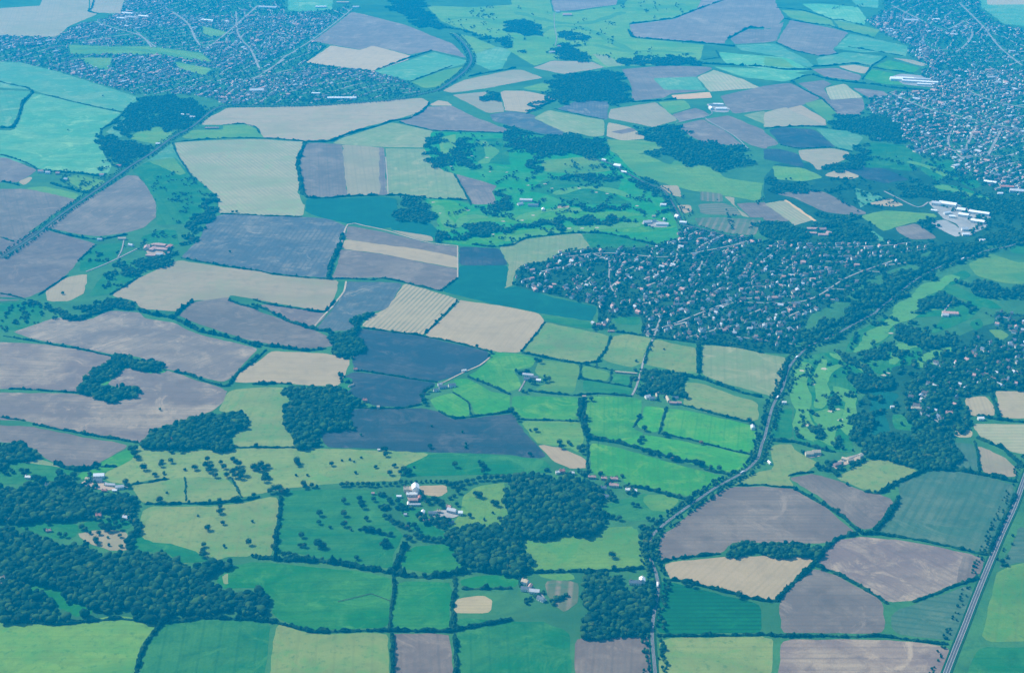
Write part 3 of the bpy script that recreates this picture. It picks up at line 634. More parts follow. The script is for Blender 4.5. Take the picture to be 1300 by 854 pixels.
# woodland that reads as one mass: size | phrase | outline
WOODS = """
12|dense dark wood along the bottom left corner|D1:0,430 120,445 260,500 400,525 550,550 740,552 830,560 880,600 960,620 1060,600 1140,590 1150,640 1085,660 1075,690 1105,735 1300,740 D2:60,757 85,802 60,850 D1:1250,860 1000,850 800,880 600,840 300,885 0,850 0,720 70,705 200,795 380,885 475,860 400,790 250,718 150,678 60,665 0,650
11|dark plantation band on the left edge above the cottages|D1:0,200 70,232 200,225 400,235 520,250 640,260 700,300 710,340 640,345 500,342 410,385 300,395 150,402 0,415
9|narrow shelter belt beside the dry paddock|D1:690,300 722,332 692,430 665,520 645,548 625,540 650,450 660,350
10|rounded copse below the lowest plough on the left edge|C1:0,735 90,715 160,735 205,775 190,790 100,795 D1:60,110 40,150 0,200
11|broad dark wood between the park and the light field|D3:0,175 60,165 150,165 290,172 420,182 475,210 490,300 510,400 480,460 260,476 90,480 100,640 50,660 D2:1250,655 1100,620 1040,560 970,500 990,442 1100,427 1200,420 1290,425 D3:20,390 15,280
10|tree mass around the white house by the road|D3:395,680 450,652 560,660 640,720 700,735 745,740 750,800 730,960 400,970 385,850 380,760
8|long dark belt of trees across the plough|D3:1080,565 1130,510 1200,502 1300,508 D4:0,510 350,510 350,535 300,570 0,568 D3:1200,573
10|horseshoe shaped wood in the brown field|C1:395,467 420,420 490,350 560,290 610,272 700,285 800,312 825,340 800,360 740,355 630,325 560,375 510,420 600,432 700,447 690,480 610,510 500,487
11|wood along the foot of the brown field|C1:700,718 790,660 900,600 1040,570 1230,568 1250,600 1170,680 1165,745 1040,750 860,735
11|square wood beside the patchy pasture|C2:155,430 350,430 440,450 550,490 560,515 490,530 490,650 330,630 370,740 235,740 200,650 165,590 190,560 180,490
9|tree clump where the dark fields meet|C2:400,160 500,150 520,90 580,65 600,75 540,120 520,190 575,235 530,275 450,270 410,230
9|dense clump around the pale roofs by the lane|C3:690,340 800,350 900,392 890,490 820,465 720,455 690,460 670,420
8|thick hedge wood above the golf bend|C4:330,250 420,270 560,370 540,385 420,300
10|dark wood between the two golf courses|C4:410,390 480,375 560,400 640,400 650,430 560,450 470,455
9|tall belt beside the heath golf course|C4:445,570 510,560 530,640 520,740 450,770 440,650
9|dense wood above the stubble on the right edge|C4:520,700 640,665 860,665 940,690 950,800 D4:990,120 880,130 800,130 620,85 560,80 C4:500,770
8|little copse inside the heath golf course|C4:210,640 270,620 280,690 240,690
8|strip of trees in the heath golf course|C4:320,470 370,480 360,520 325,510
8|small spinney on the golf bend|C4:350,660 380,690 370,750 350,740
8|trees between the fairways on the right|C4:480,250 560,235 640,200 620,260 560,290 500,290
9|dark covert below the club house|C4:640,190 680,130 800,150 830,180 960,190 880,240 800,240 760,215 690,215
9|wood around the sweeping fairway|B4:820,700 900,670 980,720 1020,750 C4:1030,10 850,30 780,50 700,60 B4:740,760
9|dark strip across the dry right hand meadow|B4:960,607 1130,625 1300,685 1300,765 1150,712 980,660
10|long wood between the village and the main road|B4:860,432 1000,425 1100,430 1165,450 1000,500 870,540 790,590 640,690 500,790 C4:300,195 200,225 150,240 170,215 230,90 B4:400,795 430,700 520,620 700,545 800,490
9|wood above the village on the pasture side|B4:0,320 130,325 210,370 225,400 120,420 0,425 B3:1262,400 1290,340
9|square grove beside the dark teal crop|B2:728,200 800,192 860,197 900,260 922,325 800,322 722,290
8|trees at the top of the golf course|A2:862,740 900,662 935,670 925,740 1000,800 1010,827 B2:1000,60 950,55 900,10
8|clump on the golf course right of the bright rough|A2:1020,680 1100,690 1110,800 1050,827 990,790
8|dark clump beside the upper golf fairway|B2:1000,10 1130,10 1145,50 1040,52
8|belt above the arrow shaped field|A3:0,620 200,680 350,665 440,690 510,690 530,780 450,788 300,765 150,785 100,740 0,742
8|trees below the arrow shaped field|B2:1090,245 1230,235 1220,170 1260,150 1300,190 1300,290 1180,290 1110,275
8|lower golf copse|B2:1060,365 1160,322 1300,350 1300,372 1150,390 920,415 930,385 1060,385
8|middle golf belt|B3:320,312 400,300 450,310 520,285 610,295 620,322 440,332 345,332
8|belt left of the golf middle|B3:0,340 100,325 200,295 320,285 335,322 200,348 0,365
8|curved belt right of the golf course|B3:620,97 760,122 820,200 860,270 850,285 800,270 790,195 700,150
8|thin tree row over the long fairway|B3:200,85 350,80 500,80 600,95 580,112 230,102
8|middle row of the golf course|B3:345,240 480,232 600,240 700,268 840,280 800,292 600,262 350,262
8|clump left of the long fairway|B3:110,10 190,20 205,80 135,80
10|dark copse above the great pale pasture|A3:640,620 700,640 850,625 950,700 1200,730 1240,790 1200,827 B3:1080,62 1000,45 860,5 A3:800,770 715,765 800,722 720,690
8|far wood on the park edge|A3:240,380 400,362 560,350 590,400 630,440 620,500 550,540 520,505 380,500 280,520 240,480 110,580 130,520 210,480
8|long dark belt beyond the far teal field|A3:540,300 700,280 860,275 980,300 990,325 700,325 590,325
8|park clump on the far left of the park|A3:0,110 80,90 190,140 180,180 80,165 0,150
8|park clump beside the far manor|A3:250,230 330,215 390,255 440,290 430,305 330,308 250,290
8|thin park belt|A3:270,160 340,155 430,185 420,200 290,190
8|far woodland along the railway bend|A2:660,0 870,0 860,50 960,130 1060,150 1180,180 1300,200 1300,240 1150,190 1000,140 820,135 810,100 700,50
8|dense woods below the far town|A1:620,580 640,540 700,490 850,470 1000,500 1050,540 1000,590 940,640 870,645 750,630 650,685 600,650
8|wooded strip beside the cutting|A1:500,665 560,690 640,712 780,727 720,790 620,827 B1:560,60 A1:540,800
8|hedgerow wood left of the dark copse|B4:0,100 60,100 200,140 280,165 60,175 0,150
8|trees between the mauve fields and the town|A4:320,620 380,570 470,590 520,560 640,600 700,660 690,720 560,700 510,660 440,660
8|wood below the far town park|A4:430,765 500,700 520,760 500,827 B4:560,20 500,30 390,60 290,70 A4:320,835 400,800
8|long tree band along the works meadow|B4:700,120 840,160 960,190 1300,260 1300,330 1100,270 960,230 820,200 650,180
8|copse at the edge of the works|B4:755,310 830,295 850,330 800,325 870,370 860,390 790,350
8|woods on the left of the works meadow|B4:250,270 330,270 450,300 540,370 510,415 370,380 300,330
8|woods around the far cottages|B4:1060,380 1200,370 1300,360 1300,420 1160,430 1060,420
8|thicket by the railway bend field|A3:0,0 0,0 0,0
8|round thicket in the grey field by the bend|A2:1140,495 1185,450 1240,450 1240,508
8|valley trees along the brook|B1:540,560 640,580 700,590 880,500 895,470 800,480 690,540 560,530
8|thick valley trees below the pale village|B1:330,770 450,790 560,700 680,720 680,755 560,740 440,805 340,800 220,760
8|willows along the valley bend|B1:1000,260 1060,180 1095,250 1070,310 1010,370 910,450 900,400 960,340
"""
# hedges: width | height | tree gap (0 none) | phrase | line
HEDGES = """
6|5|30|hedge under the big bottom left wood|D1:0,895 300,918 600,882 800,915 1000,885 1250,893 1400,905
6|5|30|hedge between the two meadows below the bottom left wood|D1:810,910 715,1025 670,1200
6|5|28|hedge under the bottom green fields|D2:105,900 300,955 680,945 990,952 1300,890
5|5|30|hedge between the bottom pasture and the bottom plough|D2:700,955 700,1290
6|5|28|hedge right of the bottom plough|D2:1018,960 1020,1290
5|4|35|hedge along the top of the bottom right fields|D3:775,975 1290,966 D4:120,975 640,975 960,1015
4|3|0|thin hedge above the lowest grey plough|C1:0,588 60,598 130,608
6|4|60|bushy hedge between the two brown fields, from the gap to the wood|C1:165,622 240,640 400,668 560,695 690,715
4|3|60|thin hedge running down to the horseshoe wood|C1:15,182 200,215 300,232 400,247 570,288
4|3|45|broken hedge from the left edge to the horseshoe wood|C1:40,448 180,452 270,460 395,467
5|4|50|hedge from the horseshoe wood towards the pale stubble|C1:870,362 960,380 1010,405 1110,435 1150,430
6|4|55|slanting hedge left of the pale stubble|C1:1150,425 1180,375 1220,345 1250,315 1290,278
9|7|22|thick hedgerow above the pale streaked plough|C1:700,60 760,75 870,95 960,140 1000,160 1100,180 1200,205 1300,240
8|7|25|hedgerow spur rising towards the pale rolling field|C1:870,90 900,55 965,10
5|4|0|low hedge along the foot of the pale rolling field|C1:1140,5 1200,25 1290,50
7|6|28|curving hedgerow under the grey rolling field|C2:0,215 80,235 150,240 280,260 370,245
7|6|30|hedgerow between the grey rolling field and the thin wedge|C2:0,25 80,55 180,110 300,150 400,165
5|5|30|hedge under the pale rolling field|C2:0,0 100,30 220,45 330,65 370,60 415,10
4|3|0|hedge between the pale stubble and the brown field|C2:0,325 70,255
5|5|30|hedge above the square wood|C2:0,425 150,420 200,425
4|3|70|straight hedge below the patchy pasture|C1:1165,740 1300,740 C2:150,742 235,742
4|3|40|leaning hedge inside the striped stubble|C2:860,175 950,90 1025,10
4|3|80|hedge under the striped stubble|C2:540,142 700,162 850,182 1000,212 1190,260
4|3|0|dark seam across the dark fields|C2:510,355 620,368 780,395 930,415
5|4|0|hedge over the lower dark field|C2:500,540 650,545 750,545 850,525
6|4|40|hedge below the vivid pastures|C2:930,555 1010,600 1110,585 1200,575 1300,560
5|4|35|hedge between the vivid upper and middle pastures|C2:1080,385 1140,410 1210,440 1290,475
3|3|0|short hedge between the vivid corner and middle pastures|C2:1005,465 1080,510 1095,580
5|4|45|hedge under the pale pasture below the smooth stubble|C3:90,267 200,290 300,310 380,322 490,310
4|3|0|slanting hedge on the left of the pale pasture under the stubble|C3:205,112 150,185 85,262
5|4|0|hedge on the right of the pale pasture under the stubble|C3:535,182 515,240 470,305
4|3|0|hedge beside the white lane|C3:742,197 720,250 700,320
9|7|0|thick short hedgerow between two pale pastures|C3:975,235 972,300 975,370
7|6|30|hedgerow behind the courtyard farm|C3:890,380 1000,400 1100,435 1200,470 1290,490
5|4|0|hedge along the foot of the village|C3:560,165 640,172 740,188 860,205 980,218 1100,232 1200,245 1300,270
4|3|0|hedge over the little top paddock|C3:390,325 520,350 560,360
4|3|0|short upright hedge in the paddocks|C3:385,325 382,380 372,400
4|3|0|dividing hedge between the two little paddocks|C3:537,360 530,412
4|3|0|hedge on the right of the little walled paddock|C3:635,385 630,435
4|3|0|hedge under the little top paddock|C3:385,398 520,418 640,440
5|4|50|hedge under the long barn pasture|C3:120,455 230,470 360,482 470,470 640,485
10|8|24|thick upright hedgerow between the bright pastures|C3:385,500 385,580 400,620 410,680 425,695
7|6|35|long hedgerow below the square bright pasture|C3:425,695 560,715 700,752 780,778 870,800 1000,828
3|3|80|thin hedge between the bright strips|C3:780,670 900,695 1000,720 1100,745 1250,782
4|3|0|hedge between the square and the small bright pastures|C3:690,590 670,600 645,640
4|3|0|hedge beside the wide bright pasture|C3:812,540 790,610 772,672
5|4|60|hedge behind the long bright pasture|C3:890,530 960,545 1080,580 1220,612
4|3|0|upright hedge beside the dry triangle|C3:418,700 D3:415,60 418,140
4|3|0|thin hedge above the pasture with three trees|C3:80,600 380,610
6|5|35|hedge under the great bright pasture|D3:640,225 760,250 820,270 900,288 930,290
6|5|50|hedge above the road from the bright pastures|D3:1000,140 1100,165 1140,160
6|5|30|hedge under the light field below the wood|D3:120,655 300,652 480,650 640,640 700,635
5|4|0|short hedge left of the garden plots|D3:75,670 80,730
5|4|0|low hedge below the small green field|D2:1050,738 1180,738 D3:40,735
10|8|0|thick bottom hedgerow under the park and large sloping pasture|D2:0,578 170,595 330,600 500,625 680,655 780,675 900,682 1000,665 1100,645 1250,655
8|7|0|short thick hedge beside the green field below the wood edge|D2:770,515 745,565 722,620 715,650
5|5|0|hedge between the two bottom green fields|D2:705,660 712,720 700,800 690,945
7|6|0|tall hedge right of the square green field|D2:1010,680 1020,740 1005,790 1005,940
6|5|35|upright hedge beside the large sloping pasture|D2:148,275 140,360 130,430 120,480 115,545
5|4|0|hedge across the park from the manor|D2:530,440 600,450 700,480
5|4|0|hedge above the large sloping pasture|D1:720,315 900,312 1090,312 1220,295 1300,280
4|3|0|short slanting hedge between the park meadows|D1:1160,188 1180,230 1212,283
4|3|0|faint hedge above the middle park meadow|D1:660,215 760,203 850,188
3|2|0|thin upright line in the middle park meadow|D1:925,180 930,300
8|7|25|hedge at the bottom left of the lowest plough|D1:275,110 340,135 400,150 470,130 500,112
6|5|0|garden hedge by the big barn|D1:505,125 585,128
5|4|60|hedge under the plough inside the road bend|D3:780,602 900,582 1000,570 1080,562
5|5|0|hedge below the wide tan field|D3:800,690 900,702 1000,725 1150,765 1300,800 D4:120,800
7|5|0|hedge between the tan and lower grey fields|D4:100,795 150,740 210,685 290,615 340,545 400,490 505,462
6|4|0|hedge above the lower grey plough|D4:290,620 330,630 400,660 500,715 580,760 660,815
6|5|0|hedge from the road fork to the kite|D4:190,235 260,275 370,335 440,385 520,455
4|3|0|hedge above the meadow by the road fork|D4:155,175 210,160 290,155
3|3|0|thin hedge under the meadow by the road fork|D3:1120,222 1300,218 D4:100,228 195,232
8|6|0|thick hedge between the kite and the teal crop|D4:715,275 690,330 640,400 590,445
7|6|35|hedge above the teal crop|D4:540,250 620,262 660,235 700,210 790,170 850,140
6|4|0|hedge below the teal crop|D4:515,460 610,465 700,475 800,490 900,512 1000,532 1100,558 1160,570
6|5|0|hedge right of the teal crop|D4:1295,265 1240,390 1200,480 1160,570
5|3|0|low hedge under the hummocky brown field|D4:780,805 900,760 1000,722 1110,685
8|6|30|tree lined hedge along the top of the teal crop|D4:890,140 1000,145 1120,165 1200,180 1300,205
6|5|30|hedge between the right edge stubbles|C4:1060,580 1130,595 1200,605 1300,615
7|6|0|upright hedge in the right edge stubble|C4:1130,460 1150,510 1170,585
6|6|28|tree dotted hedge under the striped right edge stubble|C4:1060,690 1120,715 1200,745 1240,790 1300,840
4|3|0|hedge on the left of the tan field above the teal|C4:1052,710 D4:1110,60 1118,150
6|5|0|hedge below the heath golf course|C4:30,705 150,712 250,740 360,765
6|5|0|belt hedge beside the pale pasture by the main road|C4:120,290 105,370 60,490
4|3|0|hedge over the middle teal crop|A1:225,475 300,493 440,527 560,552 620,565
5|4|60|hedge under the teal crop strip|A1:0,410 60,425 130,438 165,455
8|6|0|bent hedge in the left teal crop|A1:165,460 110,520 95,590 65,640 0,640
5|4|0|hedge at the foot of the great teal crop|A1:0,775 60,790 150,822 B1:190,62
5|4|50|hedge beside the great teal crop|A1:625,562 560,620 510,645 500,690 520,760 560,827
6|5|0|hedge above the corner field on the left edge|B1:0,120 60,130 100,142
7|6|40|hedge among the cottages above the cutting|B1:185,70 300,75 400,80 500,95
7|6|30|cottage hedge down to the cutting|B1:250,130 320,150 400,175 440,175
4|3|0|hedge of the sliver above the cutting|B1:0,398 70,422
6|5|45|hedge between the fields below the cutting|B1:225,355 350,392 430,405 500,412 640,385
4|3|0|hedge on the valley side of the grey field|B1:480,435 410,500 390,520
4|3|0|hedge down to the corner plough|B1:340,590 240,655 190,690
4|3|0|hedge above the corner plough|B1:0,680 80,695 130,712
5|4|40|hedge along the valley and the pale rolling field|B1:550,688 620,645 690,600
5|4|0|hedge under the broad dark field|B1:905,502 1000,520 1100,540 1200,555 1300,568 B2:100,583 250,600 400,610
4|3|0|hedge over the broad dark field|B1:1100,283 1200,285 1300,290 B2:100,293 250,297
4|3|0|hedge beside the meadow above the drill lines|A1:862,712 880,760 920,827 B1:950,85 980,130
10|7|0|scrubby hedge between the striped field and the twin field|A2:265,715 230,800 B2:225,40 245,110 250,180 275,200
6|5|0|hedge under the twin fields|B2:275,203 400,203 480,195 620,190 740,190 880,205 1080,215
6|5|60|winding hedge below the wide pale field|A2:270,710 390,710 440,685 530,655 620,635 700,605 780,598 850,560 885,520
4|3|50|straight hedge below the green strip by the cutting|A1:870,712 1000,700 1140,690 1300,692 A2:150,697 265,708
4|3|0|hedge over the green strip by the cutting|A1:1110,625 1220,620 1280,635 1300,670
4|3|0|hedge above the purple wedge tail|A2:735,612 800,630 905,655 1100,660 1300,668
10|7|0|scrub belt between the broad dark field and the banded field|B2:455,390 435,450 400,520 380,600
4|3|0|hedge under the banded field|B2:385,605 500,607 600,612 650,602 750,622 850,645 942,668
5|4|0|slanting hedge from the pale track end|B2:1028,602 990,630 942,668
5|4|0|hedge of the arrow shaped field|B2:1012,85 1050,150 1085,215 1095,240
7|5|0|hedge over the pale green field|B2:1100,435 1200,448 1300,440 B3:100,405 300,380 390,375 520,382 620,405 740,435 800,445
5|4|40|hedge of the bright stubble by the estate|A2:265,318 400,340 530,350 600,360
6|5|40|hedge between the stubble and the teal wedge|A2:605,357 700,322 800,285 900,255
4|3|0|hedge between the two wedges|A2:790,408 870,380 1000,330
4|3|0|hedge left of the bright stubble|A2:370,230 320,270 265,312
6|5|0|hedge below the teal meadow|A2:1080,385 1150,370 1300,345 A3:60,340
6|5|0|dark line between the far bare fields|A1:470,0 460,40 440,60 490,70
6|5|0|hedge beyond the long grey field|A3:630,120 700,112 850,92 960,50 1100,0
8|6|0|tree lined hedge under the long grey field|A3:620,150 640,188 750,198 900,210 1050,222 1150,235
7|6|0|hedge above the small grey field beyond the park|A3:1120,195 1200,150 1220,140 1300,140
4|3|0|hedge under the teal strip beyond the lane|A3:1060,255 1080,290 990,300
8|6|0|long hedge between the far woods and the far farm|A3:990,320 1100,325 1300,335 A4:100,350 240,350
6|5|0|hedge above the mauve band|A4:240,335 320,332 400,320 440,320 530,330
8|6|0|thick hedge below the mauve band|A4:240,375 330,400 450,415 560,425 640,440 800,455 900,470
5|4|0|hedge round the striped far fields|A4:130,410 200,380 240,375
5|4|0|hedge between the far mauve and pale fields|A4:140,410 200,450 290,495 360,560
6|5|0|hedge under the far pale fields|A4:0,645 100,635 230,632 320,640
4|3|0|hedge between the dark and the pale far fields|A4:80,725 170,745 340,738 440,760
6|5|0|hedge under the far meadows|A4:100,95 200,115 330,130 400,155 450,165 550,190
5|4|0|hedge above the far meadows|A4:60,40 180,50 280,75 340,100 380,100 500,130
5|4|0|hedge under the far mauve hillside|A4:60,215 150,255 280,282 370,270
5|4|0|hedge between the two teal hillsides|A4:420,235 600,265 710,285
5|4|0|hedge between the teal and the emerald far fields|A4:610,285 540,330 490,400
5|4|0|hedge between the emerald fields|A4:545,340 640,355 750,370
6|5|0|hedge of the small farm field|A3:640,512 760,505 860,497
4|3|0|hedge between the dark and pale square fields|A3:250,545 380,575 500,598
7|6|0|thick hedge beside the round ended stubble|A3:110,570 180,535 260,500
4|3|0|hedge on the dark plough by the railway|A3:0,640 100,660 210,680 330,685
"""
# roads and tracks: width | kind | name | line
ROADS = """
4.6|asphalt|main_road|B4:1340,410 1200,450 1100,470 1000,510 870,550 740,625 640,705 570,760 C4:560,65 440,130 330,190 230,230 180,275 150,305 120,350 105,400 90,450 55,510 35,560 20,620 0,700 C3:1290,720 1275,780 D3:1270,85 1240,120 1180,165 1060,230 980,285 900,340 800,415 750,460 725,500 722,560 740,610 760,660 770,710 768,770 755,830 740,950 750,1100 770,1300
8|asphalt|straight_road|C4:1340,790 D4:1330,220 1290,330 1230,460 1180,580 1130,700 1090,800 1040,930 980,1080 900,1290
5|asphalt|far_road|A3:420,800 470,800 550,827 B3:600,70 700,125 790,160 830,210 870,280 900,340 960,350 1030,370 1130,392 1230,400
6.5|asphalt|far_bypass|A2:1010,170 1060,220 1090,270 1095,310 1060,360 980,420 930,450 880,465 850,470 700,500 350,525 0,532 A1:1130,530 1060,555 960,635 860,690 760,765 660,827 B1:560,110 430,200 300,290 200,370 100,440 0,505
6|street|town_road|A2:500,45 460,80 330,180 240,240 160,290 100,340 0,400
4|track|chalk_track|C2:305,145 350,90 400,40 430,0 B2:460,670 470,620
4|track|chalk_track|B2:440,455 480,335 560,342 680,368 800,405 900,430 1030,443
3|track|chalk_track|B2:1028,443 1028,600
3|track|chalk_track|B2:668,0 677,110 680,190
4|street|farm_lane|C3:780,100 745,195 700,300 685,360 660,440 640,480
3|street|farm_lane|C3:75,460 95,425 110,395
3|track|farm_lane|C2:930,430 1060,365 1140,330 1190,290
4|street|farm_lane|A3:860,615 990,590 1030,610 1150,680 1220,745
3|street|farm_lane|A3:250,65 252,130 262,190 255,230
4|street|farm_lane|B1:430,572 500,545 580,510 640,480 690,455
3|street|farm_lane|B1:620,410 610,460 590,500
3|street|park_drive|D1:515,205 560,220 640,232
3|street|garden_lane|D3:105,690 135,740 180,760 210,800
5|street|works_road|B4:600,170 680,210 770,250 820,225
4|street|works_road|B4:930,0 A4:1250,780
3|street|club_drive|B4:945,715 915,750 C4:900,60
3|street|farm_lane|D4:380,130 450,95 530,60
3|street|railway_access|A3:1020,540 1040,570 990,590
9|street|far_avenue|A1:860,60 940,120 980,200 1030,240 1130,170 1290,30
8|street|far_avenue|A1:480,110 560,140 700,180 760,240
9|street|far_avenue|A1:1180,60 1190,170 1260,260 1290,330 A2:60,360 160,300
8|street|far_avenue|A1:420,210 600,180 700,170
9|street|far_avenue|A4:640,30 760,90 900,150 1010,110 1040,180 960,260 840,250 790,200
8|street|far_avenue|A4:980,20 1090,130 1180,240 1290,330
8|street|far_avenue|A4:640,470 800,540 960,580 1130,620 1290,650
8|street|far_avenue|A4:1030,460 1150,510 1300,540
8|street|far_avenue|A4:960,590 920,720 1000,800
8|street|far_avenue|A4:1190,640 1120,780
8|street|far_avenue|A4:1060,630 1010,740
4|street|far_avenue|B3:430,480 520,520 525,620 560,700
4|street|far_avenue|B3:300,500 520,480 800,500 1000,470 1200,430
4|street|far_avenue|C3:700,170 860,120 1010,60 1150,20 B4:200,720 420,600 640,520
5|street|far_avenue|A1:680,160 780,240
"""
# small built-up areas: px outline | street direction px | house gap m | row gap m | tree density per house | phrase
TOWNS = """
village|1,-.12|14|34|4.8|B3:60,560 100,530 220,520 280,475 430,455 560,455 740,445 800,430 900,350 960,350 1130,395 1260,405 B4:0,430 120,425 220,405 400,420 600,430 850,420 870,440 780,490 700,540 520,610 420,690 C4:230,80 160,230 115,275 0,265 C3:1290,262 980,212 740,188 690,180 690,130 685,85 540,88 520,160 440,130 450,105 470,745 B3:470,742 250,690 60,650
west_town|1,-.25|12|30|1.7|A1:0,170 100,185 280,190 380,130 500,100 600,70 700,0 1300,0 A2:180,0 160,60 250,62 400,52 500,22 490,60 300,205 370,232 260,312 400,335 600,360 780,410 850,465 700,490 350,522 0,528 A1:1130,520 1000,480 850,470 700,480 480,415 290,355 0,290
east_town|.9,-.35|12|31|2.0|A4:510,110 600,50 600,0 1000,0 1090,60 1200,130 1300,200 B4:1300,190 1200,200 1050,100 960,80 940,10 830,0 A4:780,790 700,722 530,705 510,650 620,590 520,560 500,490 620,460 850,450 780,370 830,325 720,290 720,230 580,160
hamlet|1,.3|16|34|4.6|B4:1150,780 1300,790 C4:1300,450 1150,450 1110,475 1000,485 1020,580 1040,620 1030,645 950,650 860,630 780,575 690,560 700,480 740,380 800,340 900,300 960,250 1060,170 1120,215 1180,220 1240,180 1200,140 1150,140
"""

# mown fairways and greens: width | line
FAIRWAYS = """
26|C4:200,315 180,420 190,540 200,640 250,705
20|C4:350,275 450,312 530,362
22|C4:430,480 432,560 425,680
18|C4:300,300 275,400 290,480 270,545
30|B3:0,418 150,388 350,362 550,345 680,332
24|B3:60,318 200,268 400,262
26|B3:250,185 400,150 560,172 620,200
24|B2:920,240 960,300 1010,350 1080,300 1180,300
28|A2:1140,705 1200,760 1150,820
24|A2:960,695 990,745
34|A3:50,60 200,100 330,120 450,110 600,60
30|A3:100,205 250,135 420,150 560,220 650,262
28|A3:450,225 600,255 800,257 950,272
26|A3:660,45 760,45 900,20
30|A2:960,100 1100,90 1250,120
28|C4:470,270 560,180 640,112 760,62 900,32
22|C4:640,325 700,235 790,235
30|B4:665,790 800,672 960,592
24|C4:780,340 860,275 950,242
30|A1:370,245 560,240 760,258 980,300
30|B4:860,140 1000,180 1200,250 1300,270
24|B4:720,20 860,60 920,100
"""
# ---------------------------------------------------------------- map raster (for layers and for keeping things apart)
RX0, RY0, RW, RH = -150, -70, 1600, 1380


def poly_mask(p):
    """boolean raster of a polygon, plus its bounding slice"""
    xs = [q[0] for q in p]; ys = [q[1] for q in p]
    x0 = max(0, int(min(xs)) - RX0 - 1); x1 = min(RW, int(max(xs)) - RX0 + 2)
    y0 = max(0, int(min(ys)) - RY0 - 1); y1 = min(RH, int(max(ys)) - RY0 + 2)
    gx, gy = np.meshgrid(np.arange(x0, x1) + RX0 + .5, np.arange(y0, y1) + RY0 + .5)
    m = np.zeros(gx.shape, bool)
    n = len(p)
    for i in range(n):
        ax, ay = p[i]; bx, by = p[(i + 1) % n]
        if ay == by: continue
        c = ((ay > gy) != (by > gy)) & (gx < (bx - ax) * (gy - ay) / (by - ay) + ax)
        m ^= c
    return (slice(y0, y1), slice(x0, x1)), m


def inside(p, x, y):
    r = False
    n = len(p)
    for i in range(n):
        ax, ay = p[i]; bx, by = p[(i + 1) % n]
        if (ay > y) != (by > y) and x < (bx - ax) * (y - ay) / (by - ay) + ax:
            r = not r
    return r


def area(p):
    return abs(sum(p[i][0] * p[(i + 1) % len(p)][1] - p[(i + 1) % len(p)][0] * p[i][1] for i in range(len(p)))) / 2


LEVEL = np.zeros((RH, RW), np.int16)
OCC = np.zeros((RH, RW), bool)       # a field, road or wood is here
WOODMASK = np.zeros((RH, RW), bool)
ROADMASK = np.zeros((RH, RW), bool)


def rast(mask, px, py):
    x = int(px - RX0); y = int(py - RY0)
    if 0 <= x < RW and 0 <= y < RH:
        return bool(mask[y, x])
    return False


def to_map(wx, wy):
    """ground metres -> map sheet coordinate"""
    dy, dz = wy, -CAM_H
    fwd = dy * math.cos(PITCH) - dz * math.sin(PITCH)
    up = dy * math.sin(PITCH) + dz * math.cos(PITCH)
    return (CXP + FPX * wx / fwd, CYP - FPX * up / fwd)


def soften(w, step, jit, rng, closed=True):
    """round the corners a little and make the line uneven, in metres"""
    n = len(w)
    out = []
    rngi = range(n) if closed else range(n - 1)
    # corner rounding
    q = []
    for i in range(n):
        if not closed and i in (0, n - 1):
            q.append(w[i]); continue
        a, b, c = Vector(w[i - 1]), Vector(w[i]), Vector(w[(i + 1) % n])
        la, lc = (a - b).length, (c - b).length
        r = min(14.0, la * .3, lc * .3)
        if la < 1e-3 or lc < 1e-3: continue
        p1 = b + (a - b) / la * r; p2 = b + (c - b) / lc * r
        q += [tuple(p1), tuple((p1 + p2 + b * 2) / 4), tuple(p2)]
    n = len(q)
    for i in (range(n) if closed else range(n - 1)):
        a = Vector(q[i]); b = Vector(q[(i + 1) % n])
        d = (b - a).length
        k = max(1, int(d / step))
        for j in range(k):
            p = a.lerp(b, j / k)
            out.append((p.x + rng.uniform(-jit, jit), p.y + rng.uniform(-jit, jit)))
    if not closed: out.append(q[-1])
    return out


# ---------------------------------------------------------------- ground
def ground_material():
    t = NT('distant farmland')
    v = t.n.new('ShaderNodeTexVoronoi')
    v.feature = 'F1'
    v.inputs['Scale'].default_value = 1 / 330
    v.inputs['Randomness'].default_value = .85
    m = t.mapping(.5, (1, .75, 1))
    t.l.new(m, v.inputs['Vector'])
    sep = t.n.new('ShaderNodeSeparateColor')
    t.l.new(v.outputs['Color'], sep.inputs[0])
    c = t.ramp(sep.outputs[0], [(0, (.03, .13, .02)), (.2, (.16, .12, .09)), (.38, (.08, .19, .03)),
                                (.55, (.27, .21, .12)), (.7, (.05, .13, .05)), (.85, (.2, .15, .11))], 'CONSTANT')
    e = t.n.new('ShaderNodeTexVoronoi')
    e.feature = 'DISTANCE_TO_EDGE'
    e.inputs['Scale'].default_value = 1 / 330
    e.inputs['Randomness'].default_value = .85
    t.l.new(m, e.inputs['Vector'])
    c = t.mix(t.rng(e.outputs['Distance'], .012, .02, 1, 0), c, (.01, .05, .015))
    n = t.noise(.0009, 4, .6)
    c = t.mix(t.rng(n, .56, .60, 0, 1), c, (.01, .045, .014))
    return t.col(c)


R = 32000
gm = mesh_from('ground', [(-R, -R + 9000, 0), (R, -R + 9000, 0), (R, R + 9000, 0), (-R, R + 9000, 0)],
               [(0, 1, 2, 3)], ground_material())
tag(link('ground', gm), 'patchwork farmland running to the horizon', kind='structure')

ZSTEP = .10
fi = 0
parsed = []
for line in FIELDS.strip().splitlines():
    kind, phrase, s = line.split('|')
    p = pts(s)
    if area(p) < 15: continue
    p = extend(p)
    parsed.append((kind, phrase, p))

